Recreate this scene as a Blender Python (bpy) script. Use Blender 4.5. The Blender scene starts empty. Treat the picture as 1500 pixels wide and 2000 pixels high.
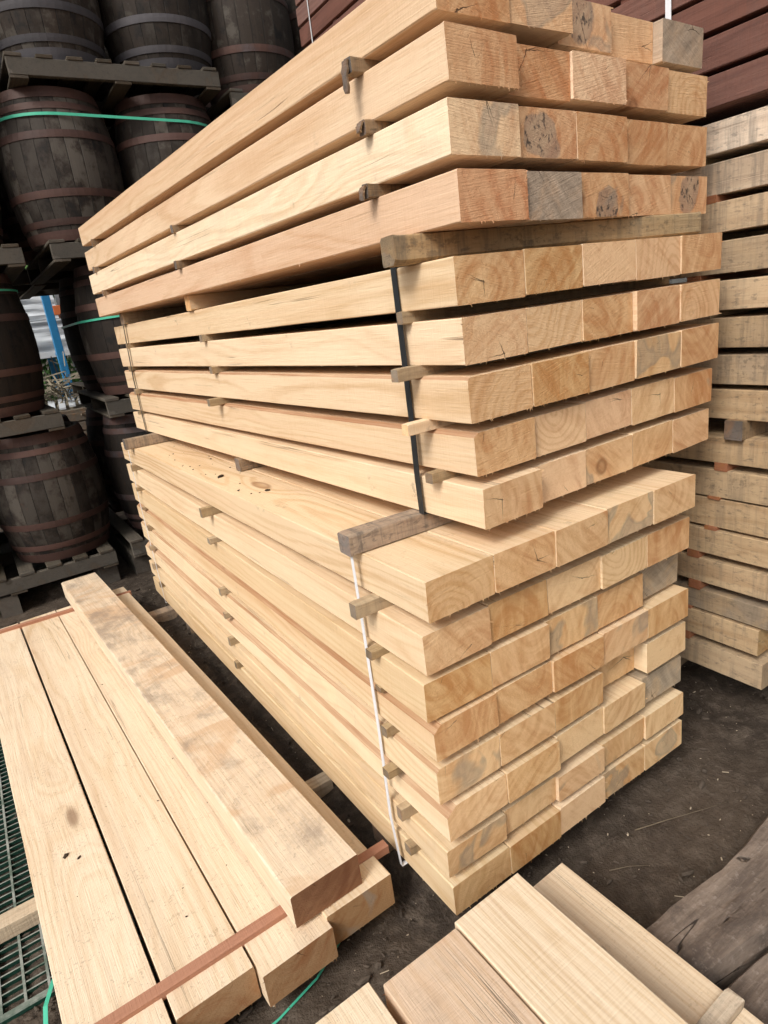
import bpy, bmesh, math, random
from mathutils import Vector, Matrix, noise as mnoise
rnd = random.Random(7)
S = bpy.context.scene
COL = S.collection
R_ = math.radians
GROUND = -0.04

# ------------------------------------------------------------------ objects
def link(o, parent=None):
    COL.objects.link(o)
    if parent: o.parent = parent
    return o

def tag(o, label=None, cat=None, group=None, kind=None):
    if label: o['label'] = label
    if cat: o['category'] = cat
    if group: o['group'] = group
    o['kind'] = kind or ('thing' if cat else 'structure')
    return o

def empty(name, loc, rz=0.0):
    o = bpy.data.objects.new(name, None)
    o.empty_display_size = 0.05
    o.location = loc; o.rotation_euler = (0, 0, rz)
    return link(o)

def mesh_obj(name, bm, mat, parent=None, smooth=False):
    me = bpy.data.meshes.new(name)
    bm.normal_update()
    bm.to_mesh(me); bm.free()
    if smooth:
        for p in me.polygons: p.use_smooth = True
    me.materials.append(mat)
    return link(bpy.data.objects.new(name, me), parent)

def copy_tree(o, parent=None):
    c = o.copy(); COL.objects.link(c); c.parent = parent
    for ch in list(o.children): copy_tree(ch, c)
    return c

def add_box(bm, x0, x1, y0, y1, z0, z1, bev=0.0, rot=None):
    M = Matrix.Diagonal((x1-x0, y1-y0, z1-z0, 1)); M.translation = ((x0+x1)/2, (y0+y1)/2, (z0+z1)/2)
    if rot: M = rot @ M
    r = bmesh.ops.create_cube(bm, size=1.0, matrix=M)
    if bev:
        es = list({e for v in r['verts'] for e in v.link_edges})
        bmesh.ops.bevel(bm, geom=es, offset=bev, segments=1, affect='EDGES')

ORD = ['first', 'second', 'third', 'fourth', 'fifth', 'sixth', 'seventh', 'eighth', 'ninth', 'tenth',
       'eleventh', 'twelfth', 'thirteenth', 'fourteenth', 'fifteenth', 'sixteenth']

# ------------------------------------------------------------------ materials
class NT:
    def __init__(s, name):
        s.m = bpy.data.materials.new(name); s.m.use_nodes = True
        s.t = s.m.node_tree; s.t.nodes.clear()
        s.out = s.t.nodes.new('ShaderNodeOutputMaterial')
        s.b = s.t.nodes.new('ShaderNodeBsdfPrincipled')
        s.t.links.new(s.b.outputs[0], s.out.inputs[0])
    def set(s, sock, v):
        if isinstance(v, bpy.types.NodeSocket): s.t.links.new(v, sock)
        elif isinstance(v, (tuple, list)) and len(v) == 3 and sock.type == 'RGBA': sock.default_value = (*v, 1)
        else: sock.default_value = v
    def m_(s, op, a, b=0.0, c=None, clamp=False):
        n = s.t.nodes.new('ShaderNodeMath'); n.operation = op; n.use_clamp = clamp
        s.set(n.inputs[0], a); s.set(n.inputs[1], b)
        if c is not None: s.set(n.inputs[2], c)
        return n.outputs[0]
    def v_(s, op, a, b=(0, 0, 0), scale=None):
        n = s.t.nodes.new('ShaderNodeVectorMath'); n.operation = op
        s.set(n.inputs[0], a); s.set(n.inputs[1], b)
        if scale is not None: s.set(n.inputs['Scale'], scale)
        return n.outputs['Value'] if op in ('LENGTH', 'DOT_PRODUCT', 'DISTANCE') else n.outputs[0]
    def mix(s, f, a, b, mode='MIX'):
        n = s.t.nodes.new('ShaderNodeMix'); n.data_type = 'RGBA'; n.blend_type = mode
        s.set(n.inputs[0], f); s.set(n.inputs[6], a); s.set(n.inputs[7], b)
        return n.outputs[2]
    def noise(s, vec, scale, detail=2.0, rough=0.5, dist=0.0, color=False):
        n = s.t.nodes.new('ShaderNodeTexNoise')
        s.set(n.inputs['Vector'], vec); s.set(n.inputs['Scale'], scale)
        n.inputs['Detail'].default_value = detail; n.inputs['Roughness'].default_value = rough
        n.inputs['Distortion'].default_value = dist
        return n.outputs[1 if color else 0]
    def voro(s, vec, scale, rand=1.0, feature='F1'):
        n = s.t.nodes.new('ShaderNodeTexVoronoi'); n.feature = feature
        s.set(n.inputs['Vector'], vec); s.set(n.inputs['Scale'], scale); n.inputs['Randomness'].default_value = rand
        return n
    def step(s, x, a, b):            # smoothstep a..b (a may exceed b)
        n = s.t.nodes.new('ShaderNodeMapRange'); n.interpolation_type = 'SMOOTHSTEP'; n.clamp = True
        s.set(n.inputs[0], x); s.set(n.inputs[1], a); s.set(n.inputs[2], b)
        n.inputs[3].default_value = 0.0; n.inputs[4].default_value = 1.0
        return n.outputs[0]
    def attr(s, name):
        n = s.t.nodes.new('ShaderNodeAttribute'); n.attribute_type = 'OBJECT'; n.attribute_name = name
        return n
    def xyz(s, v):
        n = s.t.nodes.new('ShaderNodeSeparateXYZ'); s.set(n.inputs[0], v); return n.outputs
    def comb(s, x, y, z):
        n = s.t.nodes.new('ShaderNodeCombineXYZ')
        for i, q in enumerate((x, y, z)): s.set(n.inputs[i], q)
        return n.outputs[0]
    def coord(s, which='Object'):
        return s.t.nodes.new('ShaderNodeTexCoord').outputs[which]
    def bump(s, h, strength=0.3, dist=0.01):
        n = s.t.nodes.new('ShaderNodeBump'); n.inputs['Strength'].default_value = strength
        n.inputs['Distance'].default_value = dist; s.set(n.inputs['Height'], h)
        s.t.links.new(n.outputs[0], s.b.inputs['Normal'])
    def fin(s, col, rough=0.8, spec=0.25):
        s.set(s.b.inputs['Base Color'], col); s.set(s.b.inputs['Roughness'], rough)
        s.b.inputs['Specular IOR Level'].default_value = spec
        return s.m

def wood_material(name, light, dark, endc, red=(0.36, 0.17, 0.07), grey=(0.27, 0.235, 0.20), ring=0.02, side_contrast=1.0,
                  streak=0.0, dirtside=0.0):
    """Solid timber: growth rings round a pith that runs along the local y axis, so that the long faces show
    cathedral grain and the sawn ends show rings, checks and stain.  wa=(seed,pith x,pith z) wb=(light,red,grey)
    wc=(crack,black speckle,ring contrast) wd=(dirt on top,stain bands,wane)."""
    g = NT(name)
    P = g.coord('Object'); N = g.coord('Normal')
    A = g.attr('wa').outputs['Vector']; B = g.attr('wb').outputs['Vector']
    Cc = g.attr('wc').outputs['Vector']; D = g.attr('wd').outputs['Vector']
    seed, px, pz = g.xyz(A); lig, redk, greyk = g.xyz(B); crk, spk, rct = g.xyz(Cc); dirt, stain, wane = g.xyz(D)
    nx, ny, nz = g.xyz(N)
    endm = g.step(g.m_('ABSOLUTE', ny), 0.6, 0.8)
    topm = g.step(nz, 0.6, 0.8)
    off = g.comb(g.m_('MULTIPLY', seed, 13.1), g.m_('MULTIPLY', seed, 7.7), g.m_('MULTIPLY', seed, 5.3))
    Ps = g.v_('ADD', P, off)
    # slow drift of the pith along the length
    wv = g.noise(g.v_('MULTIPLY', Ps, (2.5, 0.55, 2.5)), 1.0, 2.0, 0.5, color=True)
    wv = g.v_('MULTIPLY', g.v_('SUBTRACT', wv, (0.5, 0.5, 0.5)), (0.16, 0.0, 0.16))
    fine = g.noise(g.v_('MULTIPLY', Ps, (16, 3.0, 16)), 1.0, 2.0, 0.6, color=True)
    fine = g.v_('MULTIPLY', g.v_('SUBTRACT', fine, (0.5, 0.5, 0.5)), (0.016, 0.0, 0.016))
    # knots
    kn = g.voro(g.v_('MULTIPLY', Ps, (4.0, 1.25, 4.0)), 1.0)
    kd = kn.outputs['Distance']; kr = g.xyz(kn.outputs['Color'])[0]
    kon = g.step(kr, 0.45, 0.5)
    bend = g.m_('MULTIPLY', g.step(kd, 0.5, 0.05), kon)
    knot = g.m_('MULTIPLY', g.m_('MULTIPLY', g.step(kd, 0.12, 0.07), g.m_('MULTIPLY_ADD', g.step(kd, 0.03, 0.09), 0.55, 0.45)), g.step(kr, 0.64, 0.68))
    W = g.v_('ADD', g.v_('ADD', P, wv), fine)
    x, y, z = g.xyz(W)
    dx = g.m_('SUBTRACT', x, px); dz = g.m_('SUBTRACT', z, pz)
    r = g.m_('SQRT', g.m_('ADD', g.m_('MULTIPLY', dx, dx), g.m_('MULTIPLY', dz, dz)))
    r = g.m_('ADD', r, g.m_('MULTIPLY', bend, 0.05))
    ph = g.m_('MULTIPLY', r, 2*math.pi/ring)
    ph = g.m_('ADD', ph, g.m_('MULTIPLY', g.noise(g.comb(g.m_('MULTIPLY', r, 40.0), g.m_('MULTIPLY', y, 0.6), seed), 1.0, 2.0), 9.0))
    rg = g.m_('MULTIPLY_ADD', g.m_('SINE', ph), 0.5, 0.5)
    rg = g.m_('POWER', rg, 2.6)
    # fibre streaks and large soft blotches
    fib = g.noise(g.v_('MULTIPLY', Ps, (110, 2.6, 110)), 1.0, 3.0, 0.6)
    fib2 = g.noise(g.v_('MULTIPLY', Ps, (300, 14, 300)), 1.0, 2.0, 0.6)
    blo = g.noise(g.v_('MULTIPLY', Ps, (5, 1.3, 5)), 1.0, 3.0, 0.55)
    blo2 = g.noise(Ps, 9.0, 4.0, 0.6, 0.6)
    f = g.m_('MULTIPLY', rg, g.m_('MULTIPLY', g.m_('MULTIPLY_ADD', rct, 0.5, 0.19*side_contrast), g.m_('MULTIPLY_ADD', blo, 1.3, 0.3)))
    f = g.m_('ADD', f, g.m_('MULTIPLY', g.m_('SUBTRACT', fib, 0.5), 0.75*side_contrast))
    f = g.m_('ADD', f, g.m_('MULTIPLY', g.m_('SUBTRACT', fib2, 0.5), 0.75))
    band = g.noise(g.v_('MULTIPLY', Ps, (5, 240, 5)), 1.0, 2.0, 0.6)       # cross marks of the band saw
    f = g.m_('ADD', f, g.m_('MULTIPLY', g.m_('SUBTRACT', band, 0.5), 0.40))
    f = g.m_('ADD', f, g.m_('MULTIPLY', g.m_('SUBTRACT', blo, 0.42), 1.2), clamp=True)
    side = g.mix(f, light, dark)
    # ends
    sawv = g.v_('MULTIPLY', Ps, (55, 30, 260))
    tilt = g.m_('SUBTRACT', g.m_('FRACT', g.m_('MULTIPLY', seed, 3.17)), 0.5)      # saw lines lean differently on each end
    sx_ = g.m_('ADD', g.m_('MULTIPLY', g.xyz(Ps)[0], 1.0), g.m_('MULTIPLY', g.xyz(Ps)[2], g.m_('MULTIPLY', tilt, 3.0)))
    sz_ = g.m_('SUBTRACT', g.xyz(Ps)[2], g.m_('MULTIPLY', g.xyz(Ps)[0], tilt))
    saw = g.noise(g.comb(g.m_('MULTIPLY', sx_, 12.0), g.m_('MULTIPLY', sz_, 330.0), seed), 1.0, 2.0, 0.6)
    feather = g.noise(g.comb(g.m_('MULTIPLY', sx_, 26.0), g.m_('MULTIPLY', sz_, 7.0), seed), 1.0, 4.0, 0.62, 0.5)
    ef = g.m_('MULTIPLY', rg, g.m_('MULTIPLY_ADD', rct, 0.55, -0.02))
    ef = g.m_('ADD', ef, g.m_('MULTIPLY', g.m_('SUBTRACT', saw, 0.5), 0.42))
    ef = g.m_('ADD', ef, g.m_('MULTIPLY', g.m_('SUBTRACT', feather, 0.47), 1.05))
    ef = g.m_('ADD', ef, g.m_('MULTIPLY', g.m_('SUBTRACT', blo2, 0.46), 1.3), clamp=True)
    tis = g.noise(Ps, 170.0, 2.0, 0.65)
    ef = g.m_('ADD', ef, g.m_('MULTIPLY', g.m_('SUBTRACT', tis, 0.5), 0.55), clamp=True)
    ecol = g.mix(ef, endc, tuple(q*k for q, k in zip(endc, (0.78, 0.66, 0.52))))
    col = g.mix(endm, side, ecol)
    # warm streaks (heartwood colour, follows the rings)
    hs = g.noise(g.v_('MULTIPLY', g.comb(r, y, g.m_('MULTIPLY', dx, 0.35)), (34, 1.2, 18)), 1.0, 3.0, 0.6)
    hs = g.v_('ADD', hs, (0, 0, 0))
    hsx = g.m_('ADD', g.m_('MULTIPLY', g.xyz(hs)[0], 0.45), g.m_('MULTIPLY', feather, 0.55))
    redm = g.step(g.m_('ADD', hsx, g.m_('MULTIPLY', redk, 0.30)), 0.52, 0.86)
    redm = g.m_('MULTIPLY', redm, g.m_('MULTIPLY_ADD', endm, 0.6, 0.25))
    col = g.mix(g.m_('MULTIPLY', redm, 0.95), col, red)
    # grey sap stain with a darker rim, clouds on the ends and faint elsewhere
    gn = g.noise(g.v_('ADD', Ps, (3.3, 1.1, 7.7)), 7.0, 2.0, 0.45, 0.8)
    gs = g.m_('ADD', g.m_('SUBTRACT', gn, 0.13), g.m_('MULTIPLY', greyk, 0.42))
    gm = g.step(gs, 0.67, 0.75); rim = g.m_('MULTIPLY', gm, g.step(gs, 0.78, 0.74))
    gmix = g.m_('MULTIPLY', gm, g.m_('MULTIPLY', g.m_('MULTIPLY_ADD', endm, 0.36, 0.12), g.m_('MULTIPLY_ADD', feather, 1.3, 0.35)))
    col = g.mix(gmix, col, grey)
    col = g.mix(g.m_('MULTIPLY', g.m_('MULTIPLY', rim, endm), 0.28), col, tuple(q*0.6 for q in grey))
    # whole-timber weathering when wb.z > 1
    wz = g.m_('MULTIPLY', g.step(greyk, 0.95, 1.3), g.m_('MULTIPLY_ADD', g.step(blo2, .36, .6), .6, 0.3), clamp=True)
    wtex = g.m_('ADD', g.m_('MULTIPLY', fib, g.m_('SUBTRACT', 1.0, endm)), g.m_('MULTIPLY', g.m_('MULTIPLY_ADD', feather, 1.6, g.m_('MULTIPLY_ADD', saw, 0.9, -0.8)), endm), clamp=True)
    col = g.mix(wz, col, g.mix(wtex, tuple(q*1.5 for q in grey), tuple(q*0.55 for q in grey)))
    # black mould speckle
    sn = g.noise(g.v_('MULTIPLY', Ps, (70, 40, 45)), 1.0, 3.0, 0.65)
    sedge = g.m_('ADD', r, g.m_('MULTIPLY', g.m_('SUBTRACT', g.noise(Ps, 14.0, 3.0), 0.5), 0.06))
    sreg = g.m_('MULTIPLY', g.step(sedge, 0.054, 0.046), g.step(spk, 0.2, 0.6))
    spat = g.m_('MULTIPLY', sreg, g.m_('MULTIPLY', endm, 0.5))
    col = g.mix(spat, col, (0.27, 0.24, 0.20))
    sreg = g.m_('MAXIMUM', g.m_('MULTIPLY', sreg, endm), g.m_('MULTIPLY', g.m_('SUBTRACT', 1.0, endm), g.step(g.m_('ADD', g.noise(g.v_('ADD', Ps, (9.1, 2.2, 4.4)), 8.0, 2.0), g.m_('MULTIPLY', spk, 0.3)), 0.66, 0.78)))
    sm = g.m_('MULTIPLY', g.m_('MULTIPLY', g.step(sn, 0.52, 0.66), sreg), g.m_('MULTIPLY_ADD', endm, 0.45, 0.4))
    col = g.mix(sm, col, (0.045, 0.04, 0.038))
    # knots
    col = g.mix(g.m_('MULTIPLY', knot, 0.75), col, tuple(q*0.45 for q in red))
    # checks: short radial cracks on the ends, long hairline shakes on the sides
    wob = g.m_('MULTIPLY', g.m_('SUBTRACT', g.noise(g.v_('MULTIPLY', Ps, (42, 0, 42)), 1.0, 2.0, 0.6), 0.5), 0.010)
    ddx = g.m_('SUBTRACT', g.xyz(P)[0], px); ddz = g.m_('SUBTRACT', g.xyz(P)[2], pz)
    ck = 0.0
    for q, (fa, need) in enumerate(((5.13, 0.05), (8.71, 0.65), (3.37, 0.85))):
        an = g.m_('MULTIPLY', seed, fa)
        ca, sa = g.m_('COSINE', an), g.m_('SINE', an)
        u = g.m_('ADD', g.m_('MULTIPLY', ddx, ca), g.m_('MULTIPLY', ddz, sa))
        v = g.m_('ADD', g.m_('SUBTRACT', g.m_('MULTIPLY', ddz, ca), g.m_('MULTIPLY', ddx, sa)), wob)
        ln = g.m_('MULTIPLY', g.m_('MULTIPLY_ADD', crk, 0.055, 0.012), g.m_('MULTIPLY_ADD', g.m_('FRACT', g.m_('MULTIPLY', seed, fa*1.7)), 0.9, 0.45))
        tp = g.m_('SUBTRACT', 1.0, g.m_('DIVIDE', u, ln))
        hw = g.m_('MULTIPLY', g.m_('MULTIPLY', tp, g.m_('GREATER_THAN', u, -0.003)), g.m_('MULTIPLY_ADD', crk, 0.0008, 0.0004))
        one = g.m_('MULTIPLY', g.step(g.m_('SUBTRACT', hw, g.m_('ABSOLUTE', v)), -0.0003, 0.0005), g.m_('GREATER_THAN', crk, need))
        ck = one if q == 0 else g.m_('MAXIMUM', ck, one)
    ck = g.m_('MULTIPLY', ck, endm)
    sh = g.noise(g.v_('MULTIPLY', Ps, (30, 0.42, 30)), 1.0, 3.0, 0.5)
    shk = g.m_('MULTIPLY', g.step(g.m_('ABSOLUTE', g.m_('SUBTRACT', sh, 0.60)), 0.011, 0.002),
               g.m_('MULTIPLY', g.step(g.noise(g.v_('MULTIPLY', Ps, (3, 1.5, 3)), 1.3, 1.0), 0.52, 0.62), g.m_('SUBTRACT', 1.0, endm)))
    shk = g.m_('MULTIPLY', shk, g.m_('MULTIPLY_ADD', crk, 0.55, 0.02))
    cka = g.m_('MAXIMUM', g.m_('MULTIPLY', ck, 0.85), shk)
    col = g.mix(cka, col, (0.05, 0.03, 0.018))
    # red-brown waney edge
    wm = g.m_('MULTIPLY', g.m_('MULTIPLY', g.step(nz, 0.12, 0.3), g.step(nz, 0.985, 0.9)), g.m_('SUBTRACT', 1.0, endm))
    wm = g.m_('MULTIPLY', wm, g.m_('MULTIPLY', wane, g.m_('MULTIPLY_ADD', fib, 1.2, 0.1)), clamp=True)
    col = g.mix(wm, col, (0.33, 0.155, 0.075))
    # specks and smears of yard dirt on the top faces
    dn = g.noise(Ps, 130.0, 2.0, 0.6); dn2 = g.noise(g.v_('ADD', Ps, (5, 5, 5)), 16.0, 3.0, 0.65)
    dm = g.m_('MULTIPLY', g.step(g.m_('ADD', dn, g.m_('MULTIPLY', g.m_('SUBTRACT', dn2, 0.5), 0.5)), 0.62, 0.70), g.m_('MULTIPLY', topm, dirt))
    col = g.mix(g.m_('MULTIPLY', dm, 0.34), col, (0.20, 0.12, 0.065))
    # broad cross bands of stain
    bn = g.noise(g.v_('MULTIPLY', Ps, (2.5, 5.0, 2.5)), 1.0, 4.0, 0.6, 0.7)
    stain = g.m_('MULTIPLY', stain, g.m_('MULTIPLY_ADD', topm, 0.92, 0.08))
    bm_ = g.m_('MULTIPLY', g.step(bn, 0.47, 0.62), stain)
    col = g.mix(g.m_('MULTIPLY', bm_, 0.5), col, (0.52, 0.31, 0.16))
    bn2 = g.noise(g.v_('MULTIPLY', g.v_('ADD', Ps, (2, 9, 4)), (5, 4.0, 5)), 1.0, 6.0, 0.7, 0.2)
    col = g.mix(g.m_('MULTIPLY', g.m_('MULTIPLY', g.step(bn2, 0.46, 0.68), stain), 0.62), col, (0.27, 0.205, 0.155))
    if streak:      # vertical weather runs across the faces
        vs = g.noise(g.v_('MULTIPLY', Ps, (1.0, 34, 3.0)), 1.0, 4.0, 0.7)
        vm = g.m_('MULTIPLY', g.step(vs, 0.44, 0.66), streak)
        vm = g.m_('MULTIPLY', vm, g.m_('MULTIPLY_ADD', g.noise(Ps, 2.2, 2.0), 2.2, -0.5), clamp=True)
        col = g.mix(vm, col, tuple(q*0.62 for q in grey))
        sd = g.noise(g.v_('MULTIPLY', Ps, (60, 34, 90)), 1.0, 4.0, 0.7)
        col = g.mix(g.m_('MULTIPLY', g.step(sd, 0.52, 0.70), 0.75*streak), col, tuple(q*0.5 for q in grey))
    # overall tone of the single timber
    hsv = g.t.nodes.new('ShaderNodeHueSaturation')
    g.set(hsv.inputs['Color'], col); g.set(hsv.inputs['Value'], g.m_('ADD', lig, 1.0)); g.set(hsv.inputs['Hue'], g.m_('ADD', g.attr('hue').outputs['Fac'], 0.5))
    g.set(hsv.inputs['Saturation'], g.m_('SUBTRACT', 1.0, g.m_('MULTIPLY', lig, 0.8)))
    hb = g.m_('ADD', g.m_('MULTIPLY', fib, 0.5), g.m_('MULTIPLY', fib2, 0.35))
    hb = g.m_('ADD', hb, g.m_('MULTIPLY', g.m_('MULTIPLY', saw, endm), 0.5))
    hb = g.m_('ADD', hb, g.m_('MULTIPLY', g.m_('MULTIPLY', band, g.m_('SUBTRACT', 1.0, endm)), 0.45))
    hb = g.m_('SUBTRACT', hb, g.m_('MULTIPLY', cka, 1.5))
    hb = g.m_('ADD', hb, g.m_('MULTIPLY', g.noise(Ps, 26.0, 3.0), 0.5))
    g.bump(hb, 0.5, 0.005)
    return g.fin(hsv.outputs[0], 0.78, 0.22)

M_OAK = wood_material('fresh_sawn_oak', (0.77, 0.585, 0.385), (0.60, 0.405, 0.225), (0.83, 0.535, 0.285), red=(0.54, 0.235, 0.09), grey=(0.40, 0.32, 0.235))
M_OAK2 = wood_material('oak_flat_top', (0.76, 0.615, 0.445), (0.62, 0.45, 0.275), (0.42, 0.25, 0.125), ring=0.017, red=(0.30, 0.115, 0.04), grey=(0.42, 0.36, 0.29))
M_HEART = wood_material('oak_dark_heart', (0.76, 0.615, 0.445), (0.62, 0.45, 0.275), (0.27, 0.13, 0.058), ring=0.017, red=(0.16, 0.055, 0.02), grey=(0.42, 0.36, 0.29))
M_WEATH = wood_material('weathered_oak', (0.55, 0.41, 0.255), (0.38, 0.26, 0.15), (0.55, 0.39, 0.21), ring=0.03, streak=0.8, grey=(0.295, 0.24, 0.18))
M_RED = wood_material('red_hardwood', (0.175, 0.083, 0.063), (0.105, 0.048, 0.037), (0.14, 0.06, 0.045), red=(0.16, 0.06, 0.04), grey=(0.16, 0.12, 0.11), side_contrast=1.5, streak=.25)
M_STICK = wood_material('greyed_stick', (0.45, 0.34, 0.21), (0.27, 0.185, 0.105), (0.26, 0.205, 0.15), grey=(0.175, 0.145, 0.11), streak=0.35)
M_REDSTICK = wood_material('red_stick', (0.40, 0.19, 0.115), (0.29, 0.125, 0.07), (0.33, 0.15, 0.09))
M_BEARER = wood_material('old_bearer', (0.33, 0.23, 0.14), (0.20, 0.13, 0.08), (0.17, 0.14, 0.12), grey=(0.12, 0.11, 0.10), streak=0.7)
M_PALLET = wood_material('pallet_wood', (0.105, 0.088, 0.066), (0.055, 0.045, 0.035), (0.09, 0.072, 0.055), red=(0.07, 0.05, 0.035), grey=(0.085, 0.08, 0.07), streak=0.6)

def simple(name, col, rough=0.5, spec=0.4, var=0.0, scale=20.0, metallic=0.0):
    g = NT(name)
    c = col
    if var:
        n = g.noise(g.coord('Object'), scale, 4.0, 0.6)
        c = g.mix(n, tuple(q*(1-var) for q in col), tuple(min(1, q*(1+var)) for q in col))
    g.b.inputs['Metallic'].default_value = metallic
    return g.fin(c, rough, spec)

M_WHITE = simple('white_strap', (0.72, 0.73, 0.76), 0.4, 0.4, 0.12, 40)
M_BLACK = simple('black_strap', (0.022, 0.024, 0.026), 0.35, 0.5, 0.2, 40)
M_GREEN = simple('green_strap', (0.08, 0.50, 0.33), 0.4, 0.4, 0.15, 30)
M_WIRE = simple('steel_wire', (0.62, 0.63, 0.64), 0.4, 0.5, 0.1, 30)
M_CHIP = simple('bark_chip', (0.05, 0.035, 0.025), 0.9, 0.1, 0.5, 60)
M_BLUE = simple('blue_rack_paint', (0.03, 0.20, 0.42), 0.45, 0.4, 0.3, 12)
M_ORANGE = simple('orange_rack_paint', (0.62, 0.17, 0.06), 0.45, 0.4, 0.2, 12)
M_FILM = simple('white_wrap', (0.62, 0.65, 0.68), 0.35, 0.5, 0.18, 6)
M_LEAF = simple('leaf', (0.07, 0.15, 0.04), 0.7, 0.2, 0.6, 3)
M_TWIG = simple('dry_twig', (0.22, 0.19, 0.14), 0.9, 0.1, 0.5, 5)
M_STRAW = simple('dry_stalk', (0.15, 0.12, 0.085), 0.9, 0.1, 0.3, 30)

def soil_material():
    g = NT('yard_soil'); P = g.coord('Object')
    a = g.noise(P, 1.6, 5.0, 0.6); b = g.noise(P, 22.0, 5.0, 0.65); c = g.noise(P, 90.0, 3.0, 0.7)
    col = g.mix(g.step(a, 0.35, 0.65), (0.040, 0.029, 0.0215), (0.072, 0.052, 0.037))
    col = g.mix(g.step(b, 0.42, 0.7), col, (0.10, 0.077, 0.058))
    col = g.mix(g.m_('MULTIPLY', g.step(c, 0.62, 0.74), 0.6), col, (0.19, 0.155, 0.12))
    col = g.mix(g.m_('MULTIPLY', g.step(c, 0.42, 0.3), 0.6), col, (0.015, 0.012, 0.011))
    g.bump(g.m_('ADD', b, g.m_('MULTIPLY', c, 0.5)), 0.55, 0.02)
    return g.fin(col, g.m_('MULTIPLY_ADD', a, 0.35, 0.55), 0.3)
M_SOIL = soil_material()

def barrel_material():
    g = NT('barrel_staves'); P = g.coord('Object'); inf = g.attr('bk').outputs['Vector']
    seed, grey, li = g.xyz(inf)
    x, y, z = g.xyz(P)
    ang = g.m_('MULTIPLY', g.m_('ARCTAN2', y, x), 26/(2*math.pi))
    wob = g.m_('MULTIPLY', g.m_('SINE', g.m_('MULTIPLY', g.m_('FLOOR', ang), 2.4)), 0.0)
    a = g.m_('ADD', ang, wob)
    cell = g.m_('FLOOR', a); fr = g.m_('FRACT', a)
    wn = g.t.nodes.new('ShaderNodeTexWhiteNoise'); wn.noise_dimensions = '2D'
    g.set(wn.inputs['Vector'], g.comb(cell, seed, 0.0))
    rv = wn.outputs['Value']
    off = g.comb(g.m_('MULTIPLY', seed, 3.7), g.m_('MULTIPLY', rv, 9.0), g.m_('MULTIPLY', seed, 1.3))
    Ps = g.v_('ADD', P, off)
    n1 = g.noise(g.v_('MULTIPLY', Ps, (18, 18, 2.2)), 1.0, 5.0, 0.7); n2 = g.noise(Ps, 7.0, 5.0, 0.65)
    n3 = g.noise(g.v_('ADD', P, g.comb(seed, seed, seed)), 3.0, 4.0, 0.6)
    wood = g.mix(n1, (0.076, 0.054, 0.039), (0.026, 0.019, 0.015))
    wood = g.mix(g.m_('MULTIPLY', g.step(n3, 0.45, 0.7), 0.6), wood, (0.05, 0.033, 0.024))
    # worn pale patches, black mould, a few orange scrapes
    pale = g.m_('MULTIPLY', g.step(g.m_('ADD', n2, g.m_('MULTIPLY', grey, 0.16)), 0.56, 0.72), g.m_('MULTIPLY_ADD', rv, 0.55, 0.35))
    col = g.mix(g.m_('MULTIPLY', pale, 0.7), wood, (0.195, 0.172, 0.145))
    col = g.mix(g.m_('MULTIPLY', g.step(n2, 0.46, 0.34), 0.75), col, (0.012, 0.011, 0.012))
    o = g.noise(g.v_('ADD', Ps, (4, 4, 4)), 5.0, 4.0, 0.7)
    col = g.mix(g.m_('MULTIPLY', g.step(o, 0.66, 0.74), 0.55), col, (0.16, 0.065, 0.03))
    gap = g.m_('MAXIMUM', g.step(fr, 0.035, 0.0), g.step(fr, 0.965, 1.0))
    col = g.mix(g.m_('MULTIPLY', gap, 0.85), col, (0.008, 0.007, 0.007))
    hsv = g.t.nodes.new('ShaderNodeHueSaturation'); g.set(hsv.inputs['Color'], col)
    g.set(hsv.inputs['Value'], g.m_('MULTIPLY_ADD', g.m_('ADD', li, g.m_('MULTIPLY', rv, 0.22)), 1.0, 0.36))
    g.bump(g.m_('SUBTRACT', g.m_('MULTIPLY', n1, 0.6), gap), 0.6, 0.01)
    return g.fin(hsv.outputs[0], 0.75, 0.3)
M_BARREL = barrel_material()

def hoop_material():
    g = NT('barrel_hoop'); P = g.coord('Object'); k = g.xyz(g.attr('bk').outputs['Vector'])
    Ps = g.v_('ADD', P, g.comb(k[0], k[0], k[0]))
    n = g.noise(Ps, 9.0, 5.0, 0.65); n2 = g.noise(Ps, 60.0, 3.0, 0.7)
    rust = g.mix(n, (0.105, 0.050, 0.037), (0.045, 0.026, 0.023))
    blue = g.mix(n, (0.050, 0.048, 0.056), (0.105, 0.095, 0.10))
    col = g.mix(g.step(g.m_('ADD', k[1], g.m_('MULTIPLY', g.m_('SUBTRACT', n, 0.5), 0.6)), 0.4, 0.7), rust, blue)
    col = g.mix(g.m_('MULTIPLY', g.step(n2, 0.6, 0.75), 0.4), col, (0.03, 0.022, 0.02))
    vv = g.t.nodes.new('ShaderNodeHueSaturation'); g.set(vv.inputs['Color'], col)
    g.set(vv.inputs['Value'], g.m_('MULTIPLY_ADD', g.m_('FRACT', g.m_('MULTIPLY', k[0], 2.7)), 0.6, 0.6))
    g.bump(n2, 0.3, 0.003)
    return g.fin(vv.outputs[0], 0.65, 0.35)
M_HOOP = hoop_material()

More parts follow.
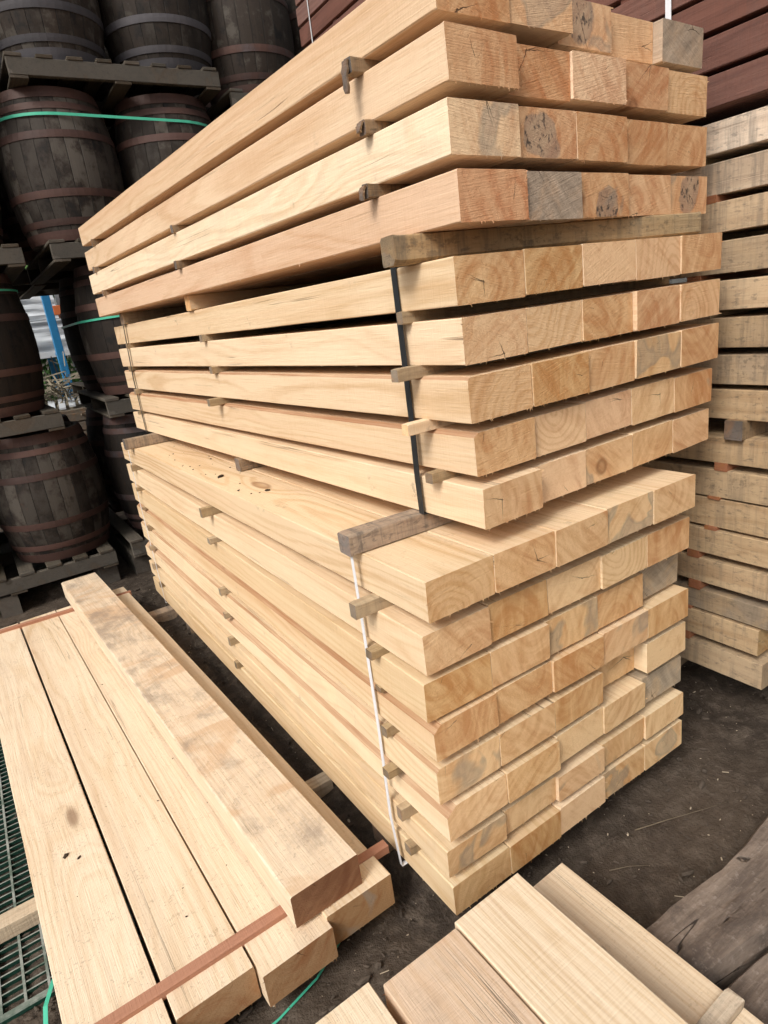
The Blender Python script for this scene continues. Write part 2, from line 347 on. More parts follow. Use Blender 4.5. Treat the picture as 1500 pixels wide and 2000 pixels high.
def slab_material():
    g = NT('old_dark_timber'); P = g.coord('Object')
    n = g.noise(g.v_('MULTIPLY', P, (3.0, 13, 13)), 1.0, 5.0, 0.65); b = g.noise(P, 6.0, 5.0, 0.65, 0.5); c = g.noise(P, 55.0, 4.0, 0.7)
    n = g.m_('ADD', g.m_('MULTIPLY', n, 0.62), g.m_('MULTIPLY', g.noise(g.v_('MULTIPLY', P, (9.0, 70, 70)), 1.0, 4.0, 0.7), 0.38))
    col = g.mix(g.step(n, 0.36, 0.64), (0.245, 0.19, 0.15), (0.115, 0.087, 0.07))
    col = g.mix(g.m_('MULTIPLY', g.step(b, 0.52, 0.68), 0.7), col, (0.075, 0.06, 0.052))
    col = g.mix(g.m_('MULTIPLY', g.step(c, 0.55, 0.7), 0.45), col, (0.33, 0.275, 0.235))
    sh = g.noise(g.v_('MULTIPLY', P, (1.1, 14, 14)), 1.0, 2.0, 0.5)
    ck = g.m_('MULTIPLY', g.step(g.m_('ABSOLUTE', g.m_('SUBTRACT', sh, 0.5)), 0.012, 0.003), g.step(b, 0.45, 0.55))
    col = g.mix(g.m_('MULTIPLY', ck, 0.85), col, (0.018, 0.014, 0.012))
    g.bump(g.m_('SUBTRACT', g.m_('ADD', n, g.m_('MULTIPLY', c, 0.4)), ck), 0.6, 0.012)
    return g.fin(col, 0.7, 0.3)
M_SLAB = slab_material()

def grating_material():
    g = NT('green_grating'); P = g.coord('Object'); N = g.xyz(g.coord('Normal'))
    n = g.noise(P, 14.0, 4.0, 0.65)
    top = g.mix(g.step(n, .35, .65), (0.10, 0.135, 0.105), (0.30, 0.31, 0.28))
    col = g.mix(g.step(N[2], 0.5, 0.8), (0.008, 0.042, 0.028), top)
    return g.fin(col, 0.6, 0.35)
M_GRATE = grating_material()

# ------------------------------------------------------------------ timbers
def set_wood(o, light=0.0, red=0.3, grey=0.0, crack=0.2, speck=0.0, ring=0.3, dirt=0.0, stain=0.0, wane=0.0, pith=None, hue=0.0):
    p = pith or (rnd.uniform(-0.07, 0.07), rnd.uniform(-0.13, 0.03))
    o['wa'] = [rnd.uniform(0, 20), p[0], p[1]]; o['hue'] = float(hue)
    o['wb'] = [light, red, grey]; o['wc'] = [crack, speck, ring]; o['wd'] = [dirt, stain, wane]

def beam_bm(w, h, L, wane=(0, 0, 0, 0), fringe=0, seg=9, jag=0.0007, chamf=0.0022, bow=None):
    """Squared timber, local origin at the middle of the near top edge, y along the length. wane: TL, TR, BR, BL chamfers."""
    bm = bmesh.new()
    ys = [0.0, 0.012] + [L*k/seg for k in range(1, seg)] + [L-0.012, L]
    bow = bow or (rnd.uniform(-.002, .002), rnd.uniform(-.0015, .0015))
    tx, tz = rnd.uniform(-.02, .02), rnd.uniform(-.02, .02)
    rings = []
    for y in ys:
        t = y/L; s = math.sin(math.pi*t)
        bx, bz = bow[0]*s, bow[1]*s
        pts = []
        for k, (cx, cz, dx, dz) in enumerate(((-w/2, 0, 1, -1), (w/2, 0, -1, -1), (w/2, -h, -1, 1), (-w/2, -h, 1, 1))):
            c = chamf + wane[k]*(0.75+0.35*mnoise.noise((y*2.3+k*7, L*31+w*50, h*90)))
            a = (cx, cz + dz*c*(0.8 if wane[k] else 1)); b = (cx + dx*c, cz)
            if k in (1, 3): a, b = b, a
            pts += [a, b]
        row = []
        for (x, z) in pts:
            row.append(bm.verts.new((x+bx+rnd.uniform(-jag, jag), y + ((tx*x+tz*(z+h/2)) if y in (0.0,) else 0), z+bz+rnd.uniform(-jag, jag))))
        rings.append(row)
    n = 8
    for a, b in zip(rings, rings[1:]):
        for i in range(n):
            bm.faces.new((a[i], a[(i+1) % n], b[(i+1) % n], b[i]))
    bm.faces.new(list(reversed(rings[0]))); bm.faces.new(rings[-1])
    # torn fibres along the lower arris of the sawn end and of the side
    for _ in range(fringe):
        q = rnd.random()
        if q < 0.6: p = Vector((rnd.uniform(-w/2, w/2), -0.0004, -h+0.001)); d = Vector((rnd.uniform(-.5, .5), rnd.uniform(-.6, .1), -1))
        elif q < 0.85: p = Vector((-w/2-0.0004, rnd.uniform(0.0, L), -h+0.001)); d = Vector((rnd.uniform(-.6, .1), rnd.uniform(-1, 1), -1))
        else: p = Vector((w/2*rnd.choice((-1, 1)), -0.0004, rnd.uniform(-h, 0))); d = Vector((1 if p.x > 0 else -1, -.5, rnd.uniform(-.6, .4)))
        l = .0025+.008*rnd.random()**2.5; d = d.normalized()*l
        sx = Vector((rnd.uniform(.0008, .0018), 0, 0)) if q < 0.6 else (Vector((0, rnd.uniform(.001, .003), 0)) if q < .85 else Vector((0, 0, .0015)))
        v = [bm.verts.new(p-sx), bm.verts.new(p+sx), bm.verts.new(p+d)]
        bm.faces.new(v)
    bmesh.ops.recalc_face_normals(bm, faces=bm.faces)
    return bm

def orient(o, p0, p1):
    """place o with its origin at p0 and local y towards p1, kept upright"""
    y = (Vector(p1)-Vector(p0)).normalized(); x = y.cross(Vector((0, 0, 1))).normalized(); z = x.cross(y)
    M = Matrix((x, y, z)).transposed().to_4x4(); M.translation = p0
    o.matrix_world = M
    return o

def timber(name, p0, p1, w, h, mat, label, cat, group=None, wood=None, **kw):
    L = (Vector(p1)-Vector(p0)).length
    o = mesh_obj(name, beam_bm(w, h, L, **kw), mat)
    orient(o, p0, p1)
    set_wood(o, **(wood or {}))
    return tag(o, label, cat, group)

# bundle geometry (metres): origin, yaw, width, length, rows of (top z, height, near x/y, right x/y, right dz, far x/y, far dz)
B = {
'bottom': dict(o=(0, 0), th=0, W=1.0, L=2.9419, rows=[
  (1.0214,.0989,.0095,-.0159,-.0011,-.0180,-.0019,.0028,-.0014,.0004), (.8874,.0998,-.0023,.0001,-.0012,-.0015,-.0010,.0037,.0004,.0034),
  (.7661,.1023,-.0105,.0042,-.0020,.0120,.0011,.0055,.0020,.0051), (.6516,.0948,-.0036,-.0031,.0008,-.0024,-.0010,.0045,-.0005,.0013),
  (.5294,.1005,-.0060,.0012,.0040,.0049,.0021,.0019,-.0018,-.0001), (.4060,.0943,.0073,-.0039,.0003,.0029,-.0002,-.0056,-.0010,-.0024),
  (.2746,.0837,.0012,.0053,-.0012,.0047,.0005,-.0050,.0015,.0002), (.1644,.0953,.0029,.0005,.0000,.0085,.0005,-.0067,.0008,-.0020)]),
'middle': dict(o=(.2099, .0265), th=.0274, W=.9908, L=2.9797, rows=[
  (1.6680,.0975,-.0065,.0038,.0040,-.0058,.0030,.0031,-.0010,-.0031), (1.5455,.0991,.0025,.0075,-.0017,-.0078,.0011,.0002,-.0003,-.0034),
  (1.4211,.1008,-.0036,-.0031,.0043,-.0074,.0027,.0016,-.0012,-.0013), (1.2955,.0997,.0090,.0036,-.0057,.0051,-.0020,-.0025,-.0005,-.0034),
  (1.1722,.0975,.0001,-.0067,-.0022,.0110,-.0023,-.0027,.0030,.0042)]),
'top': dict(o=(.2085, .0329), th=.05, W=.9902, L=2.9409, rows=[
  (2.1870,.0932,.0006,-.0042,-.0006,.0250,-.0016,.0012,-.0032,.0044), (2.0682,.0947,.0000,-.0202,-.0010,.0176,.0010,.0042,-.0018,-.0009),
  (1.9479,.0978,-.0024,-.0157,.0002,.0142,.0004,-.0027,.0034,-.0007), (1.8233,.0958,-.0004,-.0268,.0001,.0104,.0004,.0006,.0016,.0003)]),
}
def bpos(b, x, y, z):
    q = B[b]; c, s = math.cos(q['th']), math.sin(q['th'])
    return Vector((q['o'][0]+c*x-s*y, q['o'][1]+s*x+c*y, z))

# how each end looks: kind code -> (words, wood settings)
K = {
 'h': ('honey beam with plain sawn end', dict(red=.38, ring=.45)),
 'hc': ('honey beam with one long end check', dict(red=.35, crack=1.0, ring=.3)),
 'hk': ('honey beam with knotty cracked end', dict(red=.6, crack=.8, ring=.4)),
 'hr': ('honey beam with clear ringed end', dict(red=.2, ring=.9, crack=.1)),
 'p': ('pale cream beam with clean end', dict(light=.07, red=.1, ring=.15)),
 'pr': ('pale beam with fine ringed end', dict(light=.08, red=.05, ring=1.0, crack=.25)),
 'pk': ('pale beam with small star check', dict(light=.06, red=.3, crack=.7, ring=.3)),
 'o': ('orange brown beam with warm end', dict(light=-.03, red=.62, ring=.35, crack=.15)),
 'oc': ('orange beam with curved end crack', dict(light=-.03, red=.6, crack=.9, ring=.6)),
 'pw': ('pale beam with whitish smeared end', dict(light=.10, red=.45, grey=.25, ring=.25, crack=.3)),
 'b': ('brown streaked beam end', dict(light=-.06, red=.6, grey=.3, ring=.5, crack=.5)),
 'g': ('honey beam with grey clouded end', dict(red=.35, grey=.68, ring=.3)),
 'gc': ('grey clouded beam end with dark crack', dict(red=.3, grey=.66, crack=1.0, ring=.5)),
 'w': ('silver grey weathered beam end', dict(light=-.02, red=.0, grey=1.3, crack=.9, ring=.3)),
 'k': ('black speckled beam end', dict(red=.5, grey=.3, speck=.8, crack=.5, ring=.2)),
 'kw': ('black and grey stained beam end', dict(red=.45, grey=.6, speck=1.0, crack=.8, ring=.2)),
}
ENDS = {
 'bottom': ['hr hc h g h', 'hk b pk pr o', 'o h g oc w', 'oc hk b g o', 'gc hc b hc p', 'h h p h w', 'g pk g o h', 'h b p g g'],
 'middle': ['oc o p hr hk', 'hc pr o o hr', 'hr b h g o', 'h pr pk pk b', 'pk p g h hc'],
 'top': ['o g kw pk w', 'o oc pw hk hr', 'gc k b o o', 'pw w k hk kw'],
}
# side tone of the outer left beam in each row, extra near-end offset (towards the viewer) and wane
SIDE = {'bottom': [-.02, .06, -.04, .02, .06, .07, .0, -.02], 'middle': [.02, .07, .0, -.04, .01], 'top': [-.03, .02, .16, -.11]}
PUSH = {('top', 0, 4): .005, ('top', 0, 1): -.004, ('top', 0, 2): .028, ('top', 0, 3): .036, ('bottom', 4, 3): .045, ('middle', 4, 0): -.012, ('bottom', 2, 4): .02,
        ('bottom', 5, 4): .015, ('top', 1, 1): .02, ('top', 2, 3): .004, ('bottom', 1, 1): .006, ('middle', 4, 1): .012}
WANE = {('bottom', 3, 0): (.030, 0, 0, 0), ('bottom', 5, 0): (.042, 0, 0, 0), ('middle', 3, 0): (.014, 0, 0, 0), ('middle', 2, 0): (.007, 0, 0, 0),
        ('bottom', 4, 0): (.010, 0, 0, 0), ('bottom', 1, 3): (0, 0, 0, 0), ('bottom', 5, 3): (0, .01, 0, 0), ('bottom', 6, 3): (0, 0, .012, 0)}
GRP = {b: 'sawn beams of the %s bundle' % b for b in B}
for b, q in B.items():
    for i, (zt, h, nx, ny, rx, ry, rz, fx, fy, fz) in enumerate(q['rows']):
        codes = ENDS[b][i].split()
        Wd = q['W']+rx-nx; w = Wd/5
        for j in range(5):
            t = j/4
            x = nx + w*(j+.5)
            dy = PUSH.get((b, i, j), 0.0 if j in (0, 4) else rnd.uniform(-.006, .008))
            dz = rz*t + (0 if j in (0, 4) else rnd.uniform(-.0015, .002))
            dh = 0 if j in (0, 4) else rnd.uniform(-.003, .0015)
            p0 = bpos(b, x, ny+(ry-ny)*t+dy, zt+dz)
            p1 = bpos(b, x+(fx-nx)*(1-t), q['L']+fy+rnd.uniform(-.01, .01)*(j > 0), zt+fz+dz*.3)
            words, wood = K[codes[j]]
            wood = dict(wood)
            if j == 0:
                wood['light'] = wood.get('light', 0)*0.4 + SIDE[b][i]
            else: wood['light'] = wood.get('light', 0) + rnd.uniform(-.035, .04)
            wood['hue'] = {'bottom': .003, 'middle': -.001, 'top': -.006}[b] + rnd.uniform(-.004, .004) + (-.006 if (b, i, j) == ('top', 3, 0) else 0) + (.008 if (b, i, j) == ('top', 2, 0) else 0)
            wn = WANE.get((b, i, j), (0, 0, 0, 0))
            if wn[0]: wood['wane'] = 1.0
            if j == 0: wood['crack'] = wood.get('crack', .2)*.5 + (1.4 if (b, i) == ('top', 0) else (.5 if b != 'bottom' else .15))
            if b == 'bottom' and i == 0: wood['dirt'] = .5
            kw = dict(wane=wn, fringe=rnd.choice((2, 4, 6, 10, 18, 26)), bow=(0, 0) if j == 0 else None)
            if b == 'top' and i == 0: kw['fringe'] = 10
            if codes[j][0] == 'k': wood['pith'] = (rnd.uniform(-.03, .03), rnd.uniform(-.06, -.04))
            o = timber('timber_sleeper', p0, p1, w-rnd.uniform(.0012, .003), h+dh, M_OAK,
                       '%s, %s from left, %s row of %s bundle' % (words, ORD[j], ORD[i], b), 'timber', GRP[b], wood, **kw)

# ---- sticks between the rows: (bundle, gap under row, y, left reach, colour, place words)
def row_gap(b, i, y):
    q = B[b]; t = min(1, max(0, y/q['L'])); r, s = q['rows'][i], q['rows'][i+1]
    return s[0]+s[9]*t, r[0]+r[9]*t-r[1]
SP = {'bottom': [(0, .197, .06), (1, .194, .036), (2, .215, .012), (3, .195, .024), (4, .197, .036), (5, .175, .024), (6, .164, .02),
                 (0, 1.40, .042), (1, 1.42, .030), (3, 1.442, .024), (4, 1.481, .016), (5, 1.48, .02), (6, 1.473, .016),
                 (0, 2.681, .02), (1, 2.692, .02), (2, 2.71, .01), (3, 2.698, .01), (4, 2.72, .022), (5, 2.751, .025), (6, 2.727, .018)],
      'middle': [(0, .19, .022), (1, .17, .07), (2, .155, .068), (3, .133, .03), (0, 1.536, .017), (1, 1.48, .022), (2, 1.504, .05),
                 (0, 2.736, .012), (1, 2.78, .016), (2, 2.757, .02), (3, 2.789, .02)],
      'top': [(0, .251, .03), (1, .235, .022), (2, .244, .028), (1, 1.52, .012), (2, 1.541, .018), (0, 2.698, .006), (1, 2.767, .014), (2, 2.703, .012)]}
for b, lst in SP.items():
    for (i, y, reach) in lst:
        z0, z1 = row_gap(b, i, y)
        z1 += .0016; z0 -= .0016
        place = 'by its near strap' if y < .6 else ('at mid length' if y < 2 else 'at the far end')
        mat, colr = (M_STICK, 'grey') if b != 'top' else (M_BEARER, 'splintered brown')
        if b == 'middle' and i == 2 and y < .6: mat, colr = M_OAK, 'pale'
        x0 = -reach; slew = rnd.uniform(-.02, .02)
        p0 = bpos(b, x0, y, z1); p1 = bpos(b, B[b]['W']+.02, y+slew, z1)
        if b == 'top': place = place.replace('its near strap', 'the near end')
        o = timber('spacer_stick', p0, p1, rnd.uniform(.022, .03) if y < 2 else .024, z1-z0, mat,
                   'thin %s spacer stick under %s row of %s bundle, %s' % (colr, ORD[i], b, place), 'spacer stick',
                   'spacer sticks between the rows of beams', dict(light=rnd.uniform(-.15, .1), red=.2, grey=.5), seg=3, jag=.0012, chamf=.002)
        if b == 'top' and y < .6:      # torn end of the stick hanging down the face
            bm = bmesh.new(); n = 7; prev = None
            ln = (.062, .02, .03)[i]
            for k in range(n):
                t = k/(n-1); ww = .011*(1-.35*t)+.002*rnd.uniform(-1, 1)
                c = Vector((rnd.uniform(-.0015, .0015), -.004-.006*math.sin(t*2.2), -.004-t*ln))
                row = [bm.verts.new(c+Vector((sx*ww, sy*.0025, rnd.uniform(-.002, .002)))) for sx, sy in ((-1, -1), (1, -1), (1, 1), (-1, 1))]
                if prev:
                    for m in range(4): bm.faces.new((prev[m], prev[(m+1) % 4], row[(m+1) % 4], row[m]))
                else: bm.faces.new(row)
                prev = row
            bm.faces.new(prev); bmesh.ops.recalc_face_normals(bm, faces=bm.faces)
            s = mesh_obj('splinter', bm, M_BEARER, o); set_wood(s, red=.5, grey=.3)

# ---- bearers between the bundles
def bearer(p0, p1, w, h, label, mat=M_BEARER, wood=None, **kw):
    return timber('bearer_timber', p0, p1, w, h, mat, label, 'bearer', 'bearers between the bundles',
                  wood or dict(red=.2, grey=.6, speck=.3, light=.05), seg=4, jag=.0018, chamf=.004, **kw)
zt = 1.0214+.0005; hb = 1.0747-1.0214
bearer((-.022, .264, zt+hb), (1.12, .252, zt+hb), .056, hb, 'square greyed bearer with dark end, lying on the bottom bundle near its strap', wood=dict(red=.5, grey=.5, light=.3, speck=.5))
bearer((-.036, 2.632, zt+hb+.004), (1.12, 2.62, zt+hb+.004), .05, hb+.004, 'weathered bearer on the far end of the bottom bundle', wood=dict(red=.2, grey=.8, light=.15))
bearer((.16, 1.45, zt+hb), (1.12, 1.45, zt+hb), .05, hb, 'bearer in the dark slot at mid length of the bottom bundle top')
zt = 1.6685; hb = 1.7275-1.6685
bearer((.138, .168, zt+hb), (1.103, .078, zt+hb), .06, hb, 'mouldy brown bearer lying skewed below the top bundle, near end', mat=M_WEATH, wood=dict(red=.5, grey=.75, speck=.9, light=-.16), wane=(0, 0, .012, 0))
bearer(bpos('middle', -.012, 1.62, zt+hb), bpos('middle', 1.0, 1.62, zt+hb), .06, hb, 'honey bearer block below the top bundle at mid length', mat=M_OAK, wood=dict(red=.4, light=-.05))
bearer(bpos('middle', -.012, 2.7, zt+hb), bpos('middle', 1.0, 2.7, zt+hb), .065, hb, 'brown bearer below the top bundle at the far end', mat=M_STICK, wood=dict(red=.4, light=.1))
for yy, wd in ((.42, 'near'), (2.45, 'far')):
    bearer((.03, yy, .0685), (1.0, yy, .0685), .09, .0685-GROUND+.02, 'squat ground bearer under the %s end of the bottom bundle' % wd)

# ------------------------------------------------------------------ straps
def ribbon(name, pts, width_dirs, w, t, mat, closed=True):
    """flat band through pts; width_dirs = unit vectors across the band at each point"""
    bm = bmesh.new(); rows = []; n = len(pts)
    for k in range(n):
        p = Vector(pts[k])
        a = Vector(pts[(k-1) % n]) if (closed or k > 0) else p; c = Vector(pts[(k+1) % n]) if (closed or k < n-1) else p
        tn = (c-a).normalized(); wd = Vector(width_dirs[k]); nn = tn.cross(wd).normalized()
        rows.append([bm.verts.new(p+wd*(sx*w/2)+nn*(sn*t/2)) for sx, sn in ((-1, -1), (1, -1), (1, 1), (-1, 1))])
    for k in range(n if closed else n-1):
        a, b = rows[k], rows[(k+1) % n]
        for m in range(4): bm.faces.new((a[m], a[(m+1) % 4], b[(m+1) % 4], b[m]))
    if not closed: bm.faces.new(rows[0]); bm.faces.new(rows[-1])
    bmesh.ops.recalc_face_normals(bm, faces=bm.faces)
    return mesh_obj(name, bm, mat)

def bundle_strap(b, left, w, mat, label):
    q = B[b]; W = q['W']+.006
    zt = left[0][1]; zb = left[-1][1]
    pts = [bpos(b, -.0130 if b == 'bottom' else -.0090, y, z) for y, z in left]
    pts += [bpos(b, W, left[-1][0], zb), bpos(b, W, left[0][0], zt)]
    c, s = math.cos(q['th']), math.sin(q['th'])
    o = ribbon('packing_strap', pts, [(-s, c, 0)]*len(pts), w, .0016, mat)
    return tag(o, label, 'strap', 'straps round the bundles')
bundle_strap('bottom', [(.252, 1.0222), (.246, .84), (.242, .522), (.248, .227), (.226, .066)], .013, M_WHITE, 'white plastic strap round the near end of the bottom bundle')
bundle_strap('bottom', [(2.69, 1.0222), (2.70, .93), (2.73, .681), (2.716, .43), (2.70, .066)], .009, M_WHITE, 'thin white strap round the far end of the bottom bundle')
bundle_strap('middle', [(.212, 1.669), (.208, 1.489), (.205, 1.304), (.207, 1.173), (.204, 1.074)], .021, M_BLACK, 'black strap round the near end of the middle bundle')
bundle_strap('middle', [(2.71, 1.669), (2.765, 1.376), (2.757, 1.073)], .016, M_BLACK, 'black strap round the far end of the middle bundle')

# ------------------------------------------------------------------ stack on the right and red stack on top of it
TH = -.011; cR, sR = math.cos(TH), math.sin(TH)
def rpos(x, y, z): return Vector((1.353+cR*x-sR*y, -.067+sR*x+cR*y, z))
Rrows = [(1.985,1.900),(1.875,1.785),(1.765,1.677),(1.652,1.557),(1.536,1.447),(1.424,1.331),(1.309,1.215),(1.198,1.102),
         (1.041,.952),(.926,.829),(.822,.718),(.707,.614),(.588,.496),(.465,.385),(.376,.277),(.247,.148)]
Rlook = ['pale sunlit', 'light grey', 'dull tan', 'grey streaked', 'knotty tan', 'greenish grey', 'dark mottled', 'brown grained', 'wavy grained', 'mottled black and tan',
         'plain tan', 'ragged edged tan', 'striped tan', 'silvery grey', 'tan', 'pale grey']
Rtone = [.40, .16, .02, -.10, .0, -.16, -.10, -.10, -.12, -.12, -.12, -.10, -.08, -.16, -.10, -.06]  # shade on the lower rows is put into the tone; top row made paler
Rgrey = [.2, 1.05, .5, 1.1, .45, 1.1, 1.15, .3, .1, 1.0, .3, .2, .1, 1.3, .3, 1.05]
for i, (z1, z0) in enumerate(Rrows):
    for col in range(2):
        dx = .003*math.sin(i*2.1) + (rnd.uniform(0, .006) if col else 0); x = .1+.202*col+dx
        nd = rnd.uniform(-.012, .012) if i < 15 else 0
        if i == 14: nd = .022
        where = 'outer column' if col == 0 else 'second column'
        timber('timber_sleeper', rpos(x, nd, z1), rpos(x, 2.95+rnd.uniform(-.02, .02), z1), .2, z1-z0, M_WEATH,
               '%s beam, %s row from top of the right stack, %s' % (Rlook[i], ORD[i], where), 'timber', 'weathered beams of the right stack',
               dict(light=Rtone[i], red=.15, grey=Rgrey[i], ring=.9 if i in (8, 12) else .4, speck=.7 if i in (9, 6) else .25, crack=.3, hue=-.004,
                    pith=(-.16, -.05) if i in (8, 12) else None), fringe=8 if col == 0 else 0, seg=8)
for i in range(15):
    z1, z0 = Rrows[i][1]+.0015, Rrows[i+1][0]-.0015
    big = i == 7
    pl = [(.20 if i in (8, 9, 10) else .27) + rnd.uniform(-.03, .03), 1.5, 2.7]
    if i == 7: pl[0] = .13
    for k, y in enumerate(pl):
        timber('spacer_stick' if not big else 'bearer_timber', rpos(-.004 if not big else -.02, y, z1), rpos(.41, y, z1), .045 if not big else .06, max(.004, z1-z0),
               M_REDSTICK if (i > 7 or i in (1, 3, 5)) else (M_BEARER if big else M_STICK),
               '%s under %s row of the right stack, %s' % ('red brown spacer stick' if not big else 'grey bearer', ORD[i], ('near end', 'mid length', 'far end')[k]),
               'bearer' if big else 'spacer stick', 'spacers of the right stack', dict(light=-.1, grey=.3), seg=2)
for yy, wd in ((.5, 'near'), (2.4, 'far')):
    timber('bearer_timber', rpos(.02, yy, .1475), rpos(.41, yy, .1475), .1, .1475-GROUND+.02, M_BEARER, 'thick ground bearer under the %s end of the right stack' % wd, 'bearer', 'bearers between the bundles', seg=2)

RD = [2.026+.0985*k for k in range(13)]
for i, z0 in enumerate(reversed(RD)):
    for col in range(2):
        x = .1+.2*col+.0015+rnd.uniform(-.003, .003)*(1 if col == 0 else .3)
        h = .0835
        timber('hardwood_sleeper', rpos(x, .0+rnd.uniform(-.03, .03), z0+h), rpos(x, 2.665+rnd.uniform(-.006, .006), z0+h), .197, h, M_RED,
               'dark red hardwood beam, %s row from top of the red stack, %s' % (ORD[i], 'outer column' if col == 0 else 'second column'), 'timber',
               'dark red beams on the right stack', dict(light=rnd.uniform(-.15, .2), red=.3, grey=.2, crack=.4, ring=.4), seg=6)
for k, z0 in enumerate(RD):
    zl = (1.985 if k == 0 else RD[k-1]+.0835)-.001
    for yy in (.55, 1.5, 2.3):
        timber('spacer_stick', rpos(.012, yy, z0+.001), rpos(.4, yy, z0+.001), .04, z0-zl+.001, M_RED, 'dark spacer under %s row from bottom of the red stack, %s' % (ORD[k], {.55: 'near end', 1.5: 'mid length', 2.3: 'far end'}[yy]),
               'spacer stick', 'spacers of the red stack', seg=2)
for y, w, mat, lab in ((.392, .019, M_WHITE, 'white strap hanging down the near end of the red stack'), (2.52, .008, M_WIRE, 'thin pale strap down the far end of the red stack')):
    zt, zb = RD[-1]+.086, 2.018
    pts = [rpos(-.006, y, zt), rpos(-.006, y+.004, 2.7), rpos(-.006, y-.003, 2.3), rpos(-.006, y, zb), rpos(.406, y, zb), rpos(.406, y, zt)]
    tag(ribbon('packing_strap', pts, [(-sR, cR, 0)]*6, w, .0016, mat), lab, 'strap', 'straps round the bundles')

# ------------------------------------------------------------------ sleepers lying in the left foreground
LP = 'beams lying flat in the left foreground'
th = .033
def lpos(x, y, z):
    c, s = math.cos(th), math.sin(th); return Vector((-.478+c*x-s*y, .132+s*x+c*y, z))
FL = [(-.405, -.05, .121, .208, 'outermost pale flat beam beside the green grating', dict(light=.06, red=.25, dirt=1.0, crack=.6, stain=.12, ring=.35)),
      (-.1985, .04, .121, .196, 'flat beam between two long dark gaps, second from the grating', dict(light=.03, red=.35, dirt=.9, crack=.6, ring=.5)),
      (.0, 0, .121, .2, 'flat beam ending closest to the camera under the raised beam', dict(light=.02, red=.4, dirt=.7, crack=.7, ring=.4)),
      (.196, .022, .133, .205, 'flat beam nearest the tall stack, with pale knotty end', dict(light=-.02, red=.15, grey=.55, dirt=.5, ring=.3))]
for (x, y, z, w, lab, wood) in FL:
    timber('timber_sleeper', lpos(x+.1, y, z), lpos(x+.1, 2.87+rnd.uniform(-.02, .02), z), w-.005, .1 if z < .13 else .104, M_OAK2, lab, 'timber', LP, wood, fringe=14)
tc, ts = math.cos(.047), math.sin(.047)
timber('timber_sleeper', (-.359+tc*.1, .18+ts*.1, .236), (-.359+tc*.1-ts*2.954, .18+ts*.1+tc*2.954, .236), .2, .1, M_HEART,
       'stained beam lying on red sticks on top of the flat beams', 'timber', LP, dict(light=.07, red=.7, dirt=.9, stain=1.15, crack=.6, ring=.3, grey=.2), fringe=16, wane=(.004, 0, 0, 0))
for (p0, p1, lab) in (((-.99, .253, .1358), (-.035, .262, .1358), 'reddish square stick across the near ends of the flat beams'),
                      ((-1.02, 2.93, .1358), (-.16, 2.895, .1358), 'reddish square stick across the far ends of the flat beams')):
    # the stick lies on the beams and carries the raised one
    timber('spacer_stick', p0, p1, .03, .0148+.012, M_REDSTICK, lab, 'spacer stick', 'red sticks on the flat beams', dict(red=.3, light=.05), seg=3, chamf=.0015)
for (p0, p1, w, z, h, lab) in (((-1.45, .868, 0), (-.10, .868, 0), .058, .0205, .05, 'timber bearer under the near half of the flat beams, over the grating'),
                               ((-.95, 2.735, 0), (.05, 2.715, 0), .08, .0205, .065, 'timber bearer under the far ends of the flat beams'),
                               ((-.30, .757, 0), (.03, .757, 0), .055, .02, .055, 'short dark bearer in the gap beside the tall stack')):
    timber('bearer_timber', (p0[0], p0[1], z), (p1[0], p1[1], z), w, h, M_STICK if w < .07 else M_BEARER, lab, 'bearer', 'bearers under the flat beams', dict(light=.25, red=.4), seg=3)

# grating: bars in two directions inside a rim
bm = bmesh.new()
gx0, gx1, gy0, gy1, gt = -1.62, -.62, .60, 2.05, -.030
cx, cy = .058, .031
nx_, ny_ = int((gx1-gx0)/cx), int((gy1-gy0)/cy)
for i in range(1, nx_): add_box(bm, gx0+i*cx-.0035, gx0+i*cx+.0035, gy0, gy1, GROUND-.004, gt)
for j in range(1, ny_): add_box(bm, gx0, gx1, gy0+j*cy-.0023, gy0+j*cy+.0023, GROUND-.004, gt-.0012)
gr = mesh_obj('plastic_grating', bm, M_GRATE)
bm = bmesh.new()
add_box(bm, gx0-.012, gx1+.012, gy0-.022, gy0-.0005, GROUND-.004, gt+.004, .003); add_box(bm, gx0-.012, gx1+.012, gy1+.0005, gy1+.022, GROUND-.004, gt+.004, .003)
add_box(bm, gx0-.022, gx0-.0005, gy0, gy1, GROUND-.004, gt+.003, .003); add_box(bm, gx1+.0005, gx1+.022, gy0, gy1, GROUND-.004, gt+.003, .003)
mesh_obj('rim', bm, M_GRATE, gr)
tag(gr, 'green plastic grating with grey worn bars on the soil at left', 'grating')

